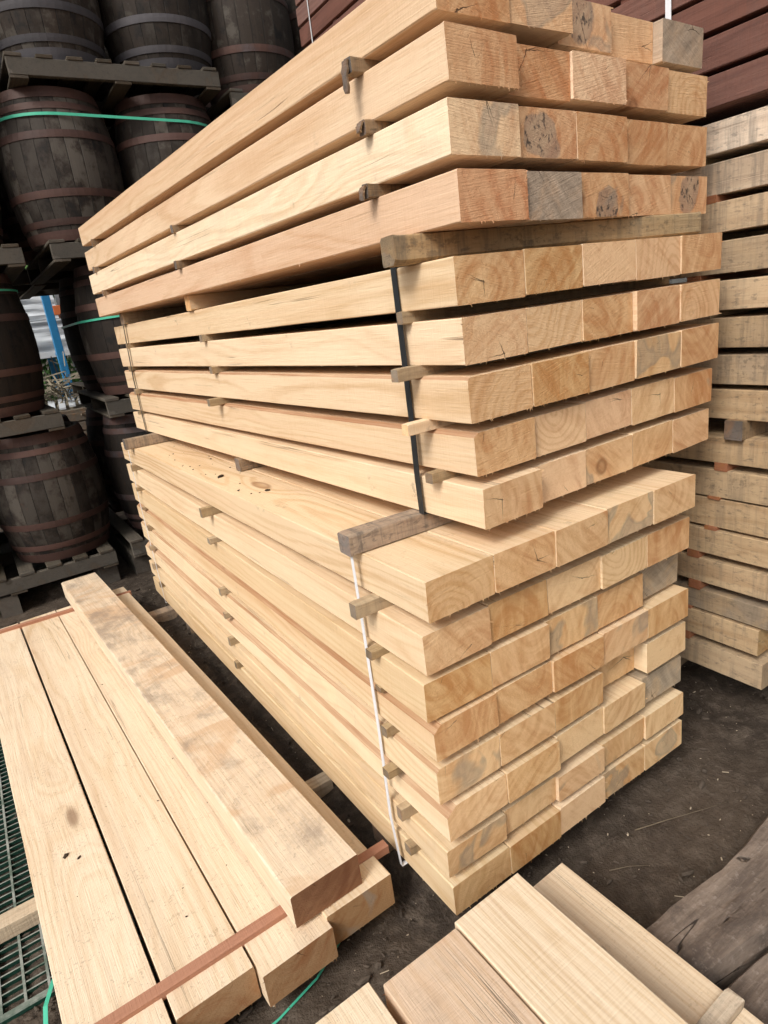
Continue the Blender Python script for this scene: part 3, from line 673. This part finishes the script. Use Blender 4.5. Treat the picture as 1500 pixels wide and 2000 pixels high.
# ------------------------------------------------------------------ beams at the bottom right, running under the camera
FR = 'beams in the right foreground'
def fpos(x, y, z):
    c, s = math.cos(.012), math.sin(.012); return Vector((-.1+c*x-s*y, -.144+s*x+c*y, z))
for (x, y, z, w, lab, wood) in ((.1, 0, .264, .2, 'pale striped beam with straight grain, highest in the right foreground', dict(light=.04, red=.1, ring=.6, crack=.1, pith=(-.05, .02), hue=.0)),
                               (-.104, -.012, .2625, .198, 'brownish dark streaked beam left of the pale striped one', dict(light=.02, red=1.3, ring=.5, crack=.9, grey=.3, dirt=.3, stain=.6, hue=-.006)),
                               (-.322, .012, .262, .2, 'rough ended beam, leftmost in the right foreground', dict(light=.03, red=.3, ring=.5, crack=.6, dirt=.6)),
                               (.288, .03, .139, .2, 'pinkish lower beam partly under the striped beam', dict(light=.03, red=.35, ring=.35, crack=.3, dirt=.5)),
                               (.08, -.004, .139, .2, 'lower beam hidden beneath the striped beam', dict()),
                               (-.13, -.02, .139, .2, 'lower beam hidden beneath the brownish streaked beam', dict()),
                               (-.34, -.01, .139, .2, 'lower beam hidden beneath the rough ended beam', dict())):
    timber('timber_sleeper', fpos(x, y, z), fpos(x, y-2.95, z), w, .1, M_OAK2, lab, 'timber', FR, wood, fringe=6 if z > .2 else 2)
timber('spacer_stick', fpos(.385, -.425, .1645), fpos(-.43, -.425, .1645), .034, .0262, M_STICK, 'short mouldy stick poking out over the pinkish lower beam', 'spacer stick', 'sticks under the right foreground beams', dict(light=.35, speck=.7, grey=.3), seg=3, jag=.002)
timber('spacer_stick', fpos(.385, -2.4, .1645), fpos(-.43, -2.4, .1645), .034, .0262, M_STICK, 'stick at the camera end of the right foreground beams', 'spacer stick', 'sticks under the right foreground beams', seg=3)
for yy, wd in ((-.5, 'near the tall stack'), (-2.4, 'behind the camera')):
    timber('bearer_timber', fpos(-.45, yy, .0385), fpos(.40, yy, .0385), .09, .0385-GROUND+.02, M_BEARER, 'ground bearer of the right foreground beams, %s' % wd, 'bearer', 'bearers between the bundles', seg=2)

# ------------------------------------------------------------------ old dark timbers
def slab(poly_top, poly_bot, z, th, label, seed):
    """waney slab: upper outline given as two edges (far edge, near edge) with the same number of stations"""
    bm = bmesh.new(); n = len(poly_top); m = 12; grid = []
    for k in range(n):
        a, b = Vector((*poly_top[k], 0)), Vector((*poly_bot[k], 0))
        row = []
        for q in range(m+1):
            t = q/m; p = a.lerp(b, t)
            e = min(t, 1-t); rounding = -.035*max(0, 1-e/.10)**2
            zz = z+rounding+.007*mnoise.noise((p.x*4+seed, p.y*14, seed))+.004*mnoise.noise((p.x*16, p.y*40, seed))
            row.append(bm.verts.new((p.x, p.y, zz)))
        grid.append(row)
    for k in range(n-1):
        for q in range(m): bm.faces.new((grid[k][q], grid[k][q+1], grid[k+1][q+1], grid[k+1][q]))
    border = [(k, 0) for k in range(n)] + [(n-1, q) for q in range(1, m+1)] + [(k, m) for k in range(n-2, -1, -1)] + [(0, q) for q in range(m-1, 0, -1)]
    low = [bm.verts.new((grid[k][q].co.x, grid[k][q].co.y, z-th)) for k, q in border]
    for k in range(len(border)):
        a = grid[border[k][0]][border[k][1]]; k2 = (k+1) % len(border); b = grid[border[k2][0]][border[k2][1]]
        bm.faces.new((a, b, low[k2], low[k]))
    bm.faces.new(low)
    bmesh.ops.recalc_face_normals(bm, faces=bm.faces)
    return tag(mesh_obj('old_timber', bm, M_SLAB, smooth=False), label, 'old timber', 'dark old timbers on the ground')
def dense(pts, k=6):
    out = []
    for a, b in zip(pts, pts[1:]):
        for i in range(k): out.append((a[0]+(b[0]-a[0])*i/k, a[1]+(b[1]-a[1])*i/k))
    return out+[pts[-1]]
xs = [.31, .40, .447, .545, .642, .772, .912, 1.15, 1.5]
top1 = list(zip(xs, [-.300, -.303, -.302, -.312, -.323, -.320, -.305, -.285, -.28]))
bot1 = list(zip([.33, .38, .44, .54, .64, .77, .91, 1.15, 1.5], [-.476, -.482, -.488, -.502, -.512, -.517, -.505, -.49, -.48]))
slab(dense(top1), dense(bot1), .06, .095, 'dark greyish old timber with wavy edge, by the bare soil', 3)
top2 = list(zip(xs, [-.492, -.496, -.501, -.512, -.522, -.528, -.516, -.50, -.49]))
bot2 = list(zip(xs, [-.70, -.70, -.705, -.71, -.71, -.715, -.72, -.72, -.72]))
slab(dense(top2), dense(bot2), .058, .093, 'dark old timber in the bottom right corner, below the wavy one', 11)

# ------------------------------------------------------------------ barrels
BH, RH, RB = .86, .295, .362
def brad(z):
    t = (z/BH-.5)*2; return RB-(RB-RH)*abs(t)**2.0
def barrel_meshes():
    bm = bmesh.new(); n = 52; zs = [BH*k/14 for k in range(15)]
    rows = [[bm.verts.new((brad(z)*math.cos(2*math.pi*a/n), brad(z)*math.sin(2*math.pi*a/n), z)) for a in range(n)] for z in zs]
    inner = [[bm.verts.new(((RH-.028)*math.cos(2*math.pi*a/n), (RH-.028)*math.sin(2*math.pi*a/n), z)) for a in range(n)] for z in (BH-.002, BH-.035)]
    rows2 = rows+inner
    for a, b in zip(rows2, rows2[1:]):
        for i in range(n): bm.faces.new((a[i], a[(i+1) % n], b[(i+1) % n], b[i]))
    bm.faces.new(list(reversed(rows[0])))
    me = bpy.data.meshes.new('staves'); bm.normal_update(); bm.to_mesh(me); bm.free(); me.materials.append(M_BARREL)
    for p in me.polygons: p.use_smooth = True
    bm = bmesh.new(); bmesh.ops.create_circle(bm, cap_ends=True, segments=n, radius=RH-.027, matrix=Matrix.Translation((0, 0, BH-.033)))
    mh = bpy.data.meshes.new('barrel_head'); bm.to_mesh(mh); bm.free(); mh.materials.append(M_BARREL)
    hoops = []
    for z0, z1 in ((.0, .062), (.088, .128), (.245, .290), (BH-.290, BH-.245), (BH-.128, BH-.088), (BH-.062, BH)):
        bm = bmesh.new(); rr = []
        for z, e in ((z0+.001, .0005), (z0+.001, .0045), ((z0+z1)/2, .0052), (z1-.001, .0045), (z1-.001, .0005)):
            rr.append([bm.verts.new(((brad(z)+e)*math.cos(2*math.pi*a/n), (brad(z)+e)*math.sin(2*math.pi*a/n), z)) for a in range(n)])
        for a, b in zip(rr, rr[1:]):
            for i in range(n): bm.faces.new((a[i], a[(i+1) % n], b[(i+1) % n], b[i]))
        m = bpy.data.meshes.new('hoop'); bm.normal_update(); bm.to_mesh(m); bm.free(); m.materials.append(M_HOOP)
        hoops.append(m)
    return me, mh, hoops
bmesh_b, bmesh_h, bmesh_hoops = barrel_meshes()
def make_barrel():
    r = empty('barrel', (0, 0, 0))
    link(bpy.data.objects.new('staves', bmesh_b), r); link(bpy.data.objects.new('barrel_head', bmesh_h), r)
    for m in bmesh_hoops: link(bpy.data.objects.new('hoop', m), r)
    return r
proto_barrel = make_barrel(); used = [False]
def barrel(x, y, z, label, grey=.0, hoopblue=0.0, light=0.0):
    o = proto_barrel if not used[0] else copy_tree(proto_barrel)
    used[0] = True
    o.location = (x, y, z); o.rotation_euler = (rnd.uniform(-.006, .006), rnd.uniform(-.006, .006), rnd.uniform(0, 6.28))
    tag(o, label, 'barrel', 'old barrels stacked on pallets')
    sd = rnd.uniform(0, 30)
    for c in o.children:
        c['bk'] = [sd+rnd.uniform(0, 1), hoopblue if c.name.startswith('hoop') else grey, light]
    return o

# pallets
def make_pallet(w=1.27, d=1.44):
    r = empty('pallet', (0, 0, 0))
    def pc(name, x0, x1, y0, y1, z0, z1):
        L = x1-x0 if x1-x0 > y1-y0 else y1-y0
        bm = bmesh.new(); add_box(bm, x0, x1, y0, y1, z0, z1, .003)
        o = mesh_obj(name, bm, M_PALLET, r); set_wood(o, light=rnd.uniform(-.4, .1), grey=rnd.uniform(.2, 1.0), speck=.4)
    n = 8
    for k in range(n):
        x = -.004+(w-.10)*k/(n-1); pc('deck_board', x, x+.092, -.004, d+.004, .110, .130)
    for y in (0, d/2-.02, d-.042): pc('stringer', 0, w, y, y+.042, .018, .1095)
    for x in (.0, w/2-.05, w-.10): pc('bottom_board', x, x+.10, .002, d-.002, 0, .0175)
    return r
proto_pallet = make_pallet(); pused = [False]
def pallet(x, y, z, label, rz=0.0):
    o = proto_pallet if not pused[0] else copy_tree(proto_pallet)
    pused[0] = True
    o.location = (x, y, z); o.rotation_euler = (0, 0, rz)
    for c in o.children: c['wa'] = [rnd.uniform(0, 30), 0, 0]
    return tag(o, label, 'pallet', 'wooden pallets under the barrels')
LV = [.09, 1.088, 2.086, 3.084]; LN = ['ground level', 'second level', 'third level', 'top level']
# left column
lx = [-1.36, -1.46, -1.43, -1.46]
lb = [(-.36, -1.09), (-.545, -1.28), (-.53, -1.26), (-.55, -1.28)]
for k in range(4):
    pallet(lx[k], 3.6, LV[k], 'dark pallet of the left barrel column, %s' % LN[k])
    for q, bx in enumerate(lb[k]):
        barrel(bx, 3.97, LV[k]+.1305, 'barrel at the %s of the left column, front row, %s' % (LN[k], ('right one', 'left one')[q]),
               grey=(.9, -.2, .2, .5)[k], hoopblue=(.1, .2, .3, .7)[k], light=(.0, -.1, -.1, 0)[k])
        barrel(bx+.015, 4.70, LV[k]+.1305, 'barrel at the %s of the left column, back row, %s' % (LN[k], ('right one', 'left one')[q]), light=-.15, hoopblue=.3)
# right column
rx_ = [.02, .09, .0, .02]
rb = [(.42, 1.15), (.465, 1.20), (.245, .98), (.34, 1.06)]
for k in range(4):
    pallet(rx_[k], 3.6, LV[k]+.012, 'grey pallet of the middle barrel column, %s' % LN[k], rz=(.0, -.03, .0, -.012)[k])
    for q, bx in enumerate(rb[k]):
        barrel(bx, 3.97, LV[k]+.1425, 'barrel at the %s of the middle column, front row, %s' % (LN[k], ('left one', 'right one')[q]),
               grey=((-.3, -.3), (.1, 0), (1.0, .45), (.55, .4))[k][q], hoopblue=(.5, .1, .0, .9)[k], light=((-.2, -.2), (-.05, 0), (.1, .05), (.12, .05))[k][q])
        sx = (.0, .0, -.0, .0)[k]
        barrel(bx+sx, 4.71, LV[k]+.1425, 'barrel at the %s of the middle column, second row, %s' % (LN[k], ('left one', 'right one')[q]), grey=.3, hoopblue=.4, light=-.1)
# back column standing behind, fills the depth of the yard above the gap
for k in range(4):
    x0 = (.30, .30, -.55, -.55)[k]
    for p in range(2):
        pallet(x0+1.33*p, 5.15, LV[k]+.012, 'pallet in the rear barrel column, %s, %s' % (LN[k], ('left', 'right')[p]))
        for q in range(2):
            barrel(x0+1.33*p+.28+.72*q, 5.52, LV[k]+.1425, 'barrel at the %s of the rear column, %s of four from the left' % (LN[k], ORD[2*p+q]), grey=.2, hoopblue=.5, light=-.1)
# right-hand column by the red stack
for k in range(4):
    pallet(1.37, 3.62, LV[k]-.09*(k > 1), 'pallet of the barrel column beside the red stack, %s' % LN[k])
    for q in range(2):
        barrel(1.37+.33+.73*q, 3.99, LV[k]-.09*(k > 1)+.1305, 'barrel at the %s beside the red stack, front row, %s' % (LN[k], ('left one', 'right one')[q]), grey=.25, hoopblue=.45 if k > 2 else .0, light=.1)
# timber blocks under the ground pallets
for (x, y, lab) in ((-.80, 3.6, 'wood block under the left ground pallet, middle'), (-.16, 3.64, 'wood block under the left ground pallet, right corner'), (-1.3, 3.62, 'wood block under the left ground pallet, left corner'),
                    (.08, 3.66, 'wood block under the middle ground pallet, left corner'), (1.2, 3.64, 'wood block under the middle ground pallet, right corner')):
    timber('wood_block', (x, y+.012, .09 if x < 0 else .1015), (x, y+1.3, .09 if x < 0 else .1015), .12, .13+.012*(x > 0)+.02, M_PALLET, lab, 'wood block', 'blocks under the barrel pallets', dict(light=.3, grey=.4), seg=2)
for (x, z, lab) in ((.75, LV[0], 'wood block under the ground pallet of the rear column, left'), (2.0, LV[0], 'wood block under the ground pallet of the rear column, right'), (1.5, .078, 'wood block under the ground pallet beside the red stack')):
    timber('wood_block', (x, 5.17 if x != 1.5 else 3.64, z+.0115), (x, 6.4 if x != 1.5 else 4.9, z+.0115), .12, z-GROUND+.03, M_PALLET, lab, 'wood block', 'blocks under the barrel pallets', seg=2)

# green straps round the barrels
def hull_strap(cx0, cx1, cy0, cy1, r, z, label, dz=0.0, w=.016, mat=M_GREEN):
    pts = []
    for (cx, cy, a0) in ((cx1, cy0, -90), (cx1, cy1, 0), (cx0, cy1, 90), (cx0, cy0, 180)):
        for k in range(9):
            a = R_(a0+90*k/8); x = cx+r*math.cos(a)
            pts.append((x, cy+r*math.sin(a), z+dz*(x-cx0)))
    return tag(ribbon('packing_strap', pts, [(0, 0, 1)]*len(pts), w, .0025, mat), label, 'strap', 'green straps round the barrels')
hull_strap(rb[2][0], rb[2][1], 3.97, 4.71, brad(.69)+.008, LV[2]+.1425+.70, 'green strap round the third level barrels of the middle column', dz=-.02)
hull_strap(rb[1][0], rb[1][1], 3.97, 4.71, brad(.50)+.008, LV[1]+.1425+.52, 'green strap round the second level barrels of the middle column', dz=.03, w=.014)
hull_strap(lb[1][1], lb[1][0], 3.97, 4.70, brad(.74)+.008, LV[1]+.1305+.755, 'green strap round the second level barrels of the left column', w=.012)
hull_strap(rb[3][0], rb[3][1], 3.97, 4.71, brad(.55)+.008, LV[3]+.1425+.56, 'green strap round the top level barrels of the middle column')

# ------------------------------------------------------------------ beyond the gap
def wrapped_pack(x0, x1, y0, y1, z0, z1, label):
    bm = bmesh.new(); bmesh.ops.create_cube(bm, size=1, matrix=Matrix.Translation(((x0+x1)/2, (y0+y1)/2, (z0+z1)/2)) @ Matrix.Diagonal((x1-x0, y1-y0, z1-z0, 1)))
    bmesh.ops.subdivide_edges(bm, edges=bm.edges[:], cuts=18, use_grid_fill=True)
    for v in bm.verts:
        n = mnoise.noise((v.co.x*1.6, v.co.y*2, v.co.z*16)); v.co += Vector((.01, -.045, .0))*n
    return tag(mesh_obj('wrapped_pack', bm, M_FILM), label, 'wrapped pack', 'wrapped packs on the rack')
rk = empty('storage_rack', (.46, 8.0, GROUND))
def rp(name, mat, *a):
    bm = bmesh.new(); add_box(bm, *a, .004); return mesh_obj(name, bm, mat, rk)
for x in (-.045, 2.6):
    rp('upright_post', M_BLUE, x, x+.09, -.04, .04, 0, 2.28)
    rp('upright_post', M_BLUE, x, x+.09, .96, 1.04, 0, 2.28)
    for z in (.35, .95, 1.55): rp('brace', M_BLUE, x+.03, x+.06, .04, .96, z, z+.03)
for z in (.82, 2.02):
    for y in (-.046, .97): rp('shelf_beam', M_ORANGE, .0451, 2.5999, y, y+.045, z, z+.11)
tag(rk, 'blue and orange storage rack seen through the gap in the barrels', 'storage rack')
rk2 = empty('storage_rack', (-1.15, 8.35, GROUND)); 
def rp2(name, mat, *a):
    bm = bmesh.new(); add_box(bm, *a, .004); return mesh_obj(name, bm, mat, rk2)
for x in (-1.0, 1.9): rp2('upright_post', M_WIRE, x, x+.06, 0, .06, 0, 2.6); rp2('upright_post', M_WIRE, x, x+.06, .9, .96, 0, 2.6)
for y in (0.005, .9): rp2('shelf_beam', M_WIRE, -.939, 1.8999, y, y+.05, 1.53, 1.605)
tag(rk2, 'pale low rack carrying white wrapped packs behind the barrels', 'storage rack')
wrapped_pack(-1.9, .62, 8.35, 9.3, 1.567, 1.95, 'lower white wrapped pack, just left of the blue post')
wrapped_pack(-1.9, .60, 8.37, 9.28, 1.957, 2.5, 'upper white wrapped pack, just left of the blue post')

def leaf_cloud(name, n, cen, rad, size, mat, parent=None, seed=1, flat=1.0):
    r = random.Random(seed); bm = bmesh.new()
    for _ in range(n):
        while True:
            d = Vector((r.uniform(-1, 1), r.uniform(-1, 1), r.uniform(-1, 1)))
            if d.length < 1 and mnoise.noise(d*2.3+Vector((seed, 0, 0))) > -.15: break
        p = Vector(cen)+Vector((d.x*rad[0], d.y*rad[1], d.z*rad[2]))
        a = Vector((r.gauss(0, 1), r.gauss(0, 1), r.gauss(0, 1))).normalized(); b = a.orthogonal().normalized()
        s = size*r.uniform(.6, 1.4)
        bm.faces.new([bm.verts.new(p+a*s), bm.verts.new(p+b*s*.45), bm.verts.new(p-a*s), bm.verts.new(p-b*s*.45)])
    return mesh_obj(name, bm, mat, parent)
def shrub(x, y, h, rad, label, seed, n=1600):
    t = empty('shrub', (x, y, GROUND))
    leaf_cloud('foliage', n, (0, 0, h*.6), (rad, rad, h*.45), .05, M_LEAF, t, seed)
    bm = bmesh.new(); r = random.Random(seed)
    for k in range(6):
        a = k*1.05; d = Vector((math.cos(a)*.4, math.sin(a)*.4, 1)).normalized()
        M = Vector((0, 0, 1)).rotation_difference(d).to_matrix().to_4x4()
        bmesh.ops.create_cone(bm, segments=6, radius1=.018, radius2=.005, depth=h*.8, matrix=M @ Matrix.Translation((0, 0, h*.4)), cap_ends=True)
    mesh_obj('stem', bm, M_TWIG, t)
    return tag(t, label, 'shrub', 'shrubs beyond the barrels')
shrub(.50, 9.9, 2.0, .75, 'green shrub below the white wrapped packs', 4)
shrub(.95, 8.7, 1.45, .5, 'low green shrub right of the blue post', 9, 1100)
shrub(-.4, 11.4, 2.4, 1.1, 'taller shrub behind the white wrapped packs', 13, 2200)
r = random.Random(5); bm = bmesh.new()
for _ in range(420):
    p = Vector((r.gauss(.28, .3), r.gauss(7.6, .25), GROUND+abs(r.gauss(.95, .22)))); d = Vector((r.gauss(0, 1), r.gauss(0, 1), r.gauss(0, .8))).normalized()*r.uniform(.08, .25)
    q = d.orthogonal().normalized()*.009
    bm.faces.new([bm.verts.new(p-d-q), bm.verts.new(p+d-q), bm.verts.new(p+d+q), bm.verts.new(p-d+q)])
tag(mesh_obj('brushwood', bm, M_TWIG), 'grey heap of dry brushwood seen through the gap between barrels', 'brushwood', kind='stuff')
for k in range(4):
    timber('loose_board', (.10+.11*k, 7.0+.03*k, .94+.012*k), (.16+.11*k, 7.5, 1.02), .07, .02, M_FILM, 'pale loose board, %s of four from the left, beyond the gap' % ORD[k], 'board', 'pale boards beyond the gap', seg=2)
bm = bmesh.new(); add_box(bm, -.1, .75, 6.97, 7.55, GROUND-.01, .918, .004)
M_CRATE = wood_material('crate_wood', (0.20, 0.17, 0.13), (0.12, 0.10, 0.07), (0.16, 0.13, 0.1), streak=.6)
cr = mesh_obj('wooden_crate', bm, M_CRATE); set_wood(cr)
bm = bmesh.new()
for k in range(8): add_box(bm, -.112, .762, 6.945, 6.968, .02+.11*k, .11+.11*k, .003)
sl = mesh_obj('slat', bm, M_CRATE, cr); set_wood(sl)
tag(cr, 'grey wooden crate below the loose boards beyond the gap', 'crate')
bm = bmesh.new(); nn = 260; prev = None
for k in range(nn+1):
    yy = -5+16*k/nn; xx = 5.2+.018*math.sin(k*math.pi/2)
    row = [bm.verts.new((xx, yy, GROUND-.02)), bm.verts.new((xx, yy, 3.6)), bm.verts.new((xx+.006, yy, 3.6)), bm.verts.new((xx+.006, yy, GROUND-.02))]
    if prev:
        for m in range(4): bm.faces.new((prev[m], row[m], row[(m+1) % 4], prev[(m+1) % 4]))
    prev = row
bmesh.ops.recalc_face_normals(bm, faces=bm.faces)
tag(mesh_obj('sky_blocker', bm, simple('corrugated_sheet', (.10, .10, .095), .6, .3, .4, 3)), 'added dark corrugated screen blocking the sky behind the right stack', 'wall')  # added sheet, hides bright sky in the slits of the right stack
hedge = leaf_cloud('hedge', 9000, (0, 0, 0), (9, .9, 2.4), .11, M_LEAF, seed=21)
hedge.location = (1.5, 14.5, 2.0); tag(hedge, 'dense dark green hedge closing the yard', 'hedge', kind='stuff')

# ------------------------------------------------------------------ ground
def axis(lo, hi, step, far):
    a = []; v = lo
    while v < hi: a.append(v); v += step
    a.append(hi); g = step; v = hi
    while v < far: g *= 1.6; v += g; a.append(v)
    g = step; v = lo; pre = []
    while v > -far: g *= 1.6; v -= g; pre.append(v)
    return list(reversed(pre))+a
X, Y = axis(-1.7, 2.0, .022, 260), axis(-.9, 4.0, .022, 260)
bm = bmesh.new(); G = []
for y in Y:
    row = []
    for x in X:
        inn = max(0, 1-max(0, abs(x-.2)-2.0, abs(y-1.5)-2.8)/2)
        z = GROUND-.006
        if inn > 0:
            z += inn*(.010*mnoise.noise((x*2.1, y*2.1, 0))+.010*mnoise.noise((x*9, y*9, 3))+.006*mnoise.noise((x*24, y*24, 7)))
            if -.3 < x < .12 and .2 < y < 3.4: z += .045*max(0, mnoise.noise((x*11, y*11, 5)))+.006*mnoise.noise((x*40, y*40, 2))
        row.append(bm.verts.new((x, y, z)))
    G.append(row)
for a, b in zip(G, G[1:]):
    for i in range(len(X)-1): bm.faces.new((a[i], a[i+1], b[i+1], b[i]))
tag(mesh_obj('ground', bm, M_SOIL, smooth=True), kind='structure')

# crumbs, chips and small stones
def litter(name, n, region, size, mat, label, cat, seed, flat=.4):
    r = random.Random(seed); bm = bmesh.new()
    for _ in range(n):
        x, y = r.uniform(*region[0:2]), r.uniform(*region[2:4]); s = size*r.uniform(.4, 1.0)*(1 if r.random() < .9 else 2.3)
        M = Matrix.Translation((x, y, GROUND+.002)) @ Matrix.Rotation(r.uniform(0, 6.3), 4, 'Z') @ Matrix.Rotation(r.gauss(0, .35), 4, 'X') @ Matrix.Diagonal((s*r.uniform(.6, 2.2), s*.7, s*flat, 1))
        bmesh.ops.create_icosphere(bm, subdivisions=1, radius=1, matrix=M)
    return tag(mesh_obj(name, bm, mat), label, cat, kind='stuff')
M_WCHIP = simple('wood_chip', (0.42, 0.35, 0.26), 0.9, .1, .6, 3)
M_STONE = simple('soil_crumb', (0.082, 0.064, 0.050), 0.9, .2, .85, 3)
litter('wood_chips', 1100, (-.5, 1.9, -.45, 3.4), .0034, M_WCHIP, 'pale wood chips and sawdust scattered over the soil', 'wood chips', 2, .3)
litter('soil_crumbs', 4200, (-1.3, 1.9, -.5, 3.5), .0075, M_STONE, 'dark crumbs of soil and grit on the ground', 'soil crumbs', 3, .6)
# straw-like slivers
r = random.Random(8); bm = bmesh.new()
for _ in range(110):
    p = Vector((r.uniform(-.25, 1.8), r.uniform(-.4, 3.3), GROUND+.006)); a = r.uniform(0, 6.3); d = Vector((math.cos(a), math.sin(a), r.gauss(0, .08)))*r.uniform(.004, .016)
    q = Vector((-d.y, d.x, 0)).normalized()*r.uniform(.0005, .0012); u = Vector((0, 0, .0015))
    vs = [bm.verts.new(p+s*d+t*q+w*u) for s in (-1, 1) for t in (-1, 1) for w in (0, 1)]
    for f in ((0, 1, 3, 2), (4, 6, 7, 5), (0, 4, 5, 1), (2, 3, 7, 6), (0, 2, 6, 4), (1, 5, 7, 3)): bm.faces.new([vs[i] for i in f])
bmesh.ops.recalc_face_normals(bm, faces=bm.faces)
tag(mesh_obj('slivers', bm, M_WCHIP), 'thin pale slivers of wood lying on the soil', 'wood slivers', kind='stuff')

def tube(name, pts, r, mat, seg=5):
    bm = bmesh.new(); prev = None
    for k, p in enumerate(pts):
        p = Vector(p); t = (Vector(pts[min(k+1, len(pts)-1)])-Vector(pts[max(k-1, 0)])).normalized(); a = t.orthogonal().normalized(); b = t.cross(a)
        rr = r*(1-.6*k/(len(pts)-1))
        row = [bm.verts.new(p+(a*math.cos(q*6.2832/seg)+b*math.sin(q*6.2832/seg))*rr) for q in range(seg)]
        if prev:
            for q in range(seg): bm.faces.new((prev[q], prev[(q+1) % seg], row[(q+1) % seg], row[q]))
        else: bm.faces.new(row)
        prev = row
    bm.faces.new(prev); bmesh.ops.recalc_face_normals(bm, faces=bm.faces)
    return mesh_obj(name, bm, mat, smooth=True)
z = GROUND+.008
tag(tube('dry_stalk', [(.662, -.055, z-.002), (.77, -.095, z), (.87, -.135, z+.001), (0.967, -.17, z)], .0022, M_STRAW), 'long pale dry stalk on the soil right of the tall stack', 'dry stalk', 'dry stalks')
tag(tube('dry_stalk', [(.486, -.098, z-.003), (.54, -.125, z-.002), (.587, -.16, z-.003)], .0018, M_STRAW), 'thin dull stalk half in the soil beside the pinkish beam', 'dry stalk', 'dry stalks')
tag(tube('dry_stalk', [(1.02, .36, z), (1.05, .41, z+.004), (1.07, .47, z)], .006, M_STRAW), 'short thick twig on the soil by the corner of the bottom bundle', 'dry stalk', 'dry stalks')

# bark crumbs on the open top of the bottom bundle and on the flat beams
def crumb(x, y, z, s, label, group):
    bm = bmesh.new(); bmesh.ops.create_icosphere(bm, subdivisions=2, radius=1, matrix=Matrix.Rotation(rnd.uniform(0, 6), 4, 'Z') @ Matrix.Diagonal((s*1.3, s*.8, s*.55, 1)))
    for v in bm.verts: v.co *= 1+.8*mnoise.noise(v.co*(1.9/s)+Vector((x*50, y*9, 0)))
    o = mesh_obj('bark_crumb', bm, M_CHIP); o.location = (x, y, z+s*.3)
    return tag(o, label, 'bark crumb', group)
crumb(.074, 1.427, 1.021, .012, 'largest dark bark crumb on the open top of the bottom bundle', 'bark crumbs on the bottom bundle')
crumb(.108, 1.035, 1.021, .008, 'lone dark bark crumb nearest the camera on the bottom bundle top', 'bark crumbs on the bottom bundle')
for _ in range(26):
    crumb(rnd.uniform(.03, .19), rnd.uniform(1.0, 2.5), 1.0215, rnd.uniform(.0018, .0042), 'tiny dark bark crumb scattered on the bottom bundle top', 'tiny bark crumbs on the bottom bundle')
crumb(-.807, .873, .1215, .008, 'black flat scrap on the outermost flat beam', 'scraps on the flat beams')
crumb(-.776, .837, .1215, .0055, 'smaller black scrap beside the flat scrap on the outermost beam', 'scraps on the flat beams')
for _ in range(16):
    crumb(rnd.uniform(-.85, -.32), rnd.uniform(.3, 2.2), .1215, rnd.uniform(.0012, .003), 'tiny dark crumb scattered on the flat beams', 'tiny crumbs on the flat beams')

# loose green strapping on the soil
def ground_strap(pts, label, w=.011):
    n = len(pts); wd = []
    for k in range(n):
        t = Vector(pts[min(k+1, n-1)])-Vector(pts[max(k-1, 0)]); wd.append(Vector((-t.y, t.x, 0)).normalized())
    tag(ribbon('loose_strap', pts, wd, w, .0012, M_GREEN, closed=False), label, 'strap', 'loose green straps on the soil')
ground_strap([(-.955, .40, GROUND+.006), (-.948, .47, GROUND+.012), (-.938, .53, GROUND+.03), (-.915, .60, GROUND+.02), (-.88, .68, GROUND+.008)], 'loose green strap end beside the outermost flat beam')
ground_strap([(-.60, .12, GROUND+.004), (-.46, .135, GROUND+.005), (-.34, .165, GROUND+.005), (-.24, .215, GROUND+.006), (-.18, .28, GROUND+.004)], 'thin green strap curving out from under the flat beams', .006)

# ------------------------------------------------------------------ sky, sun, camera
w = bpy.data.worlds.new('World'); S.world = w; w.use_nodes = True
nt = w.node_tree; bg = nt.nodes['Background']
sky = nt.nodes.new('ShaderNodeTexSky'); sky.sky_type = 'NISHITA'; sky.sun_disc = False
SUN_DIR = Vector((-.66, -.30, .69)).normalized()
sky.sun_elevation = math.asin(SUN_DIR.z); sky.sun_rotation = math.atan2(SUN_DIR.x, SUN_DIR.y)
sky.dust_density = 5.0; sky.air_density = 1.0; sky.ozone_density = 1.0
hs = nt.nodes.new('ShaderNodeHueSaturation'); hs.inputs['Saturation'].default_value = .15
nt.links.new(sky.outputs[0], hs.inputs['Color']); nt.links.new(hs.outputs[0], bg.inputs['Color'])
bg.inputs['Strength'].default_value = .115
sl_ = bpy.data.lights.new('sun', 'SUN'); sl_.energy = 2.0; sl_.angle = R_(20); sl_.color = (1, .95, .87)
so = bpy.data.objects.new('sun', sl_); link(so); so.rotation_euler = SUN_DIR.to_track_quat('Z', 'Y').to_euler(); so.location = (0, 0, 8)

cam = bpy.data.cameras.new('camera'); co = link(bpy.data.objects.new('camera', cam))
Cp = Vector((-.7006564656, -1.0499592609, 1.5868245994))
Rv = Vector((.8258530757, -.5506396372, -.1215017996)); Uv = Vector((.2653401961, .1893560250, .9453776368)); Fv = Vector((.4975553012, .8129823404, -.3024870849))
M = Matrix((Rv, Uv, -Fv)).transposed().to_4x4(); M.translation = Cp
co.matrix_world = M
cam.sensor_fit = 'VERTICAL'; cam.sensor_height = 36; cam.sensor_width = 27; cam.lens = 36*1251.0645/2000
cam.clip_start = .02; cam.clip_end = 1000
S.camera = co
S.view_settings.view_transform = 'Standard'; S.view_settings.look = 'None'; S.view_settings.gamma = 1; S.view_settings.exposure = .2
S.render.resolution_x = 768; S.render.resolution_y = 1024
S.cycles.max_bounces = 5; S.cycles.diffuse_bounces = 4; S.cycles.glossy_bounces = 2; S.cycles.adaptive_threshold = .03
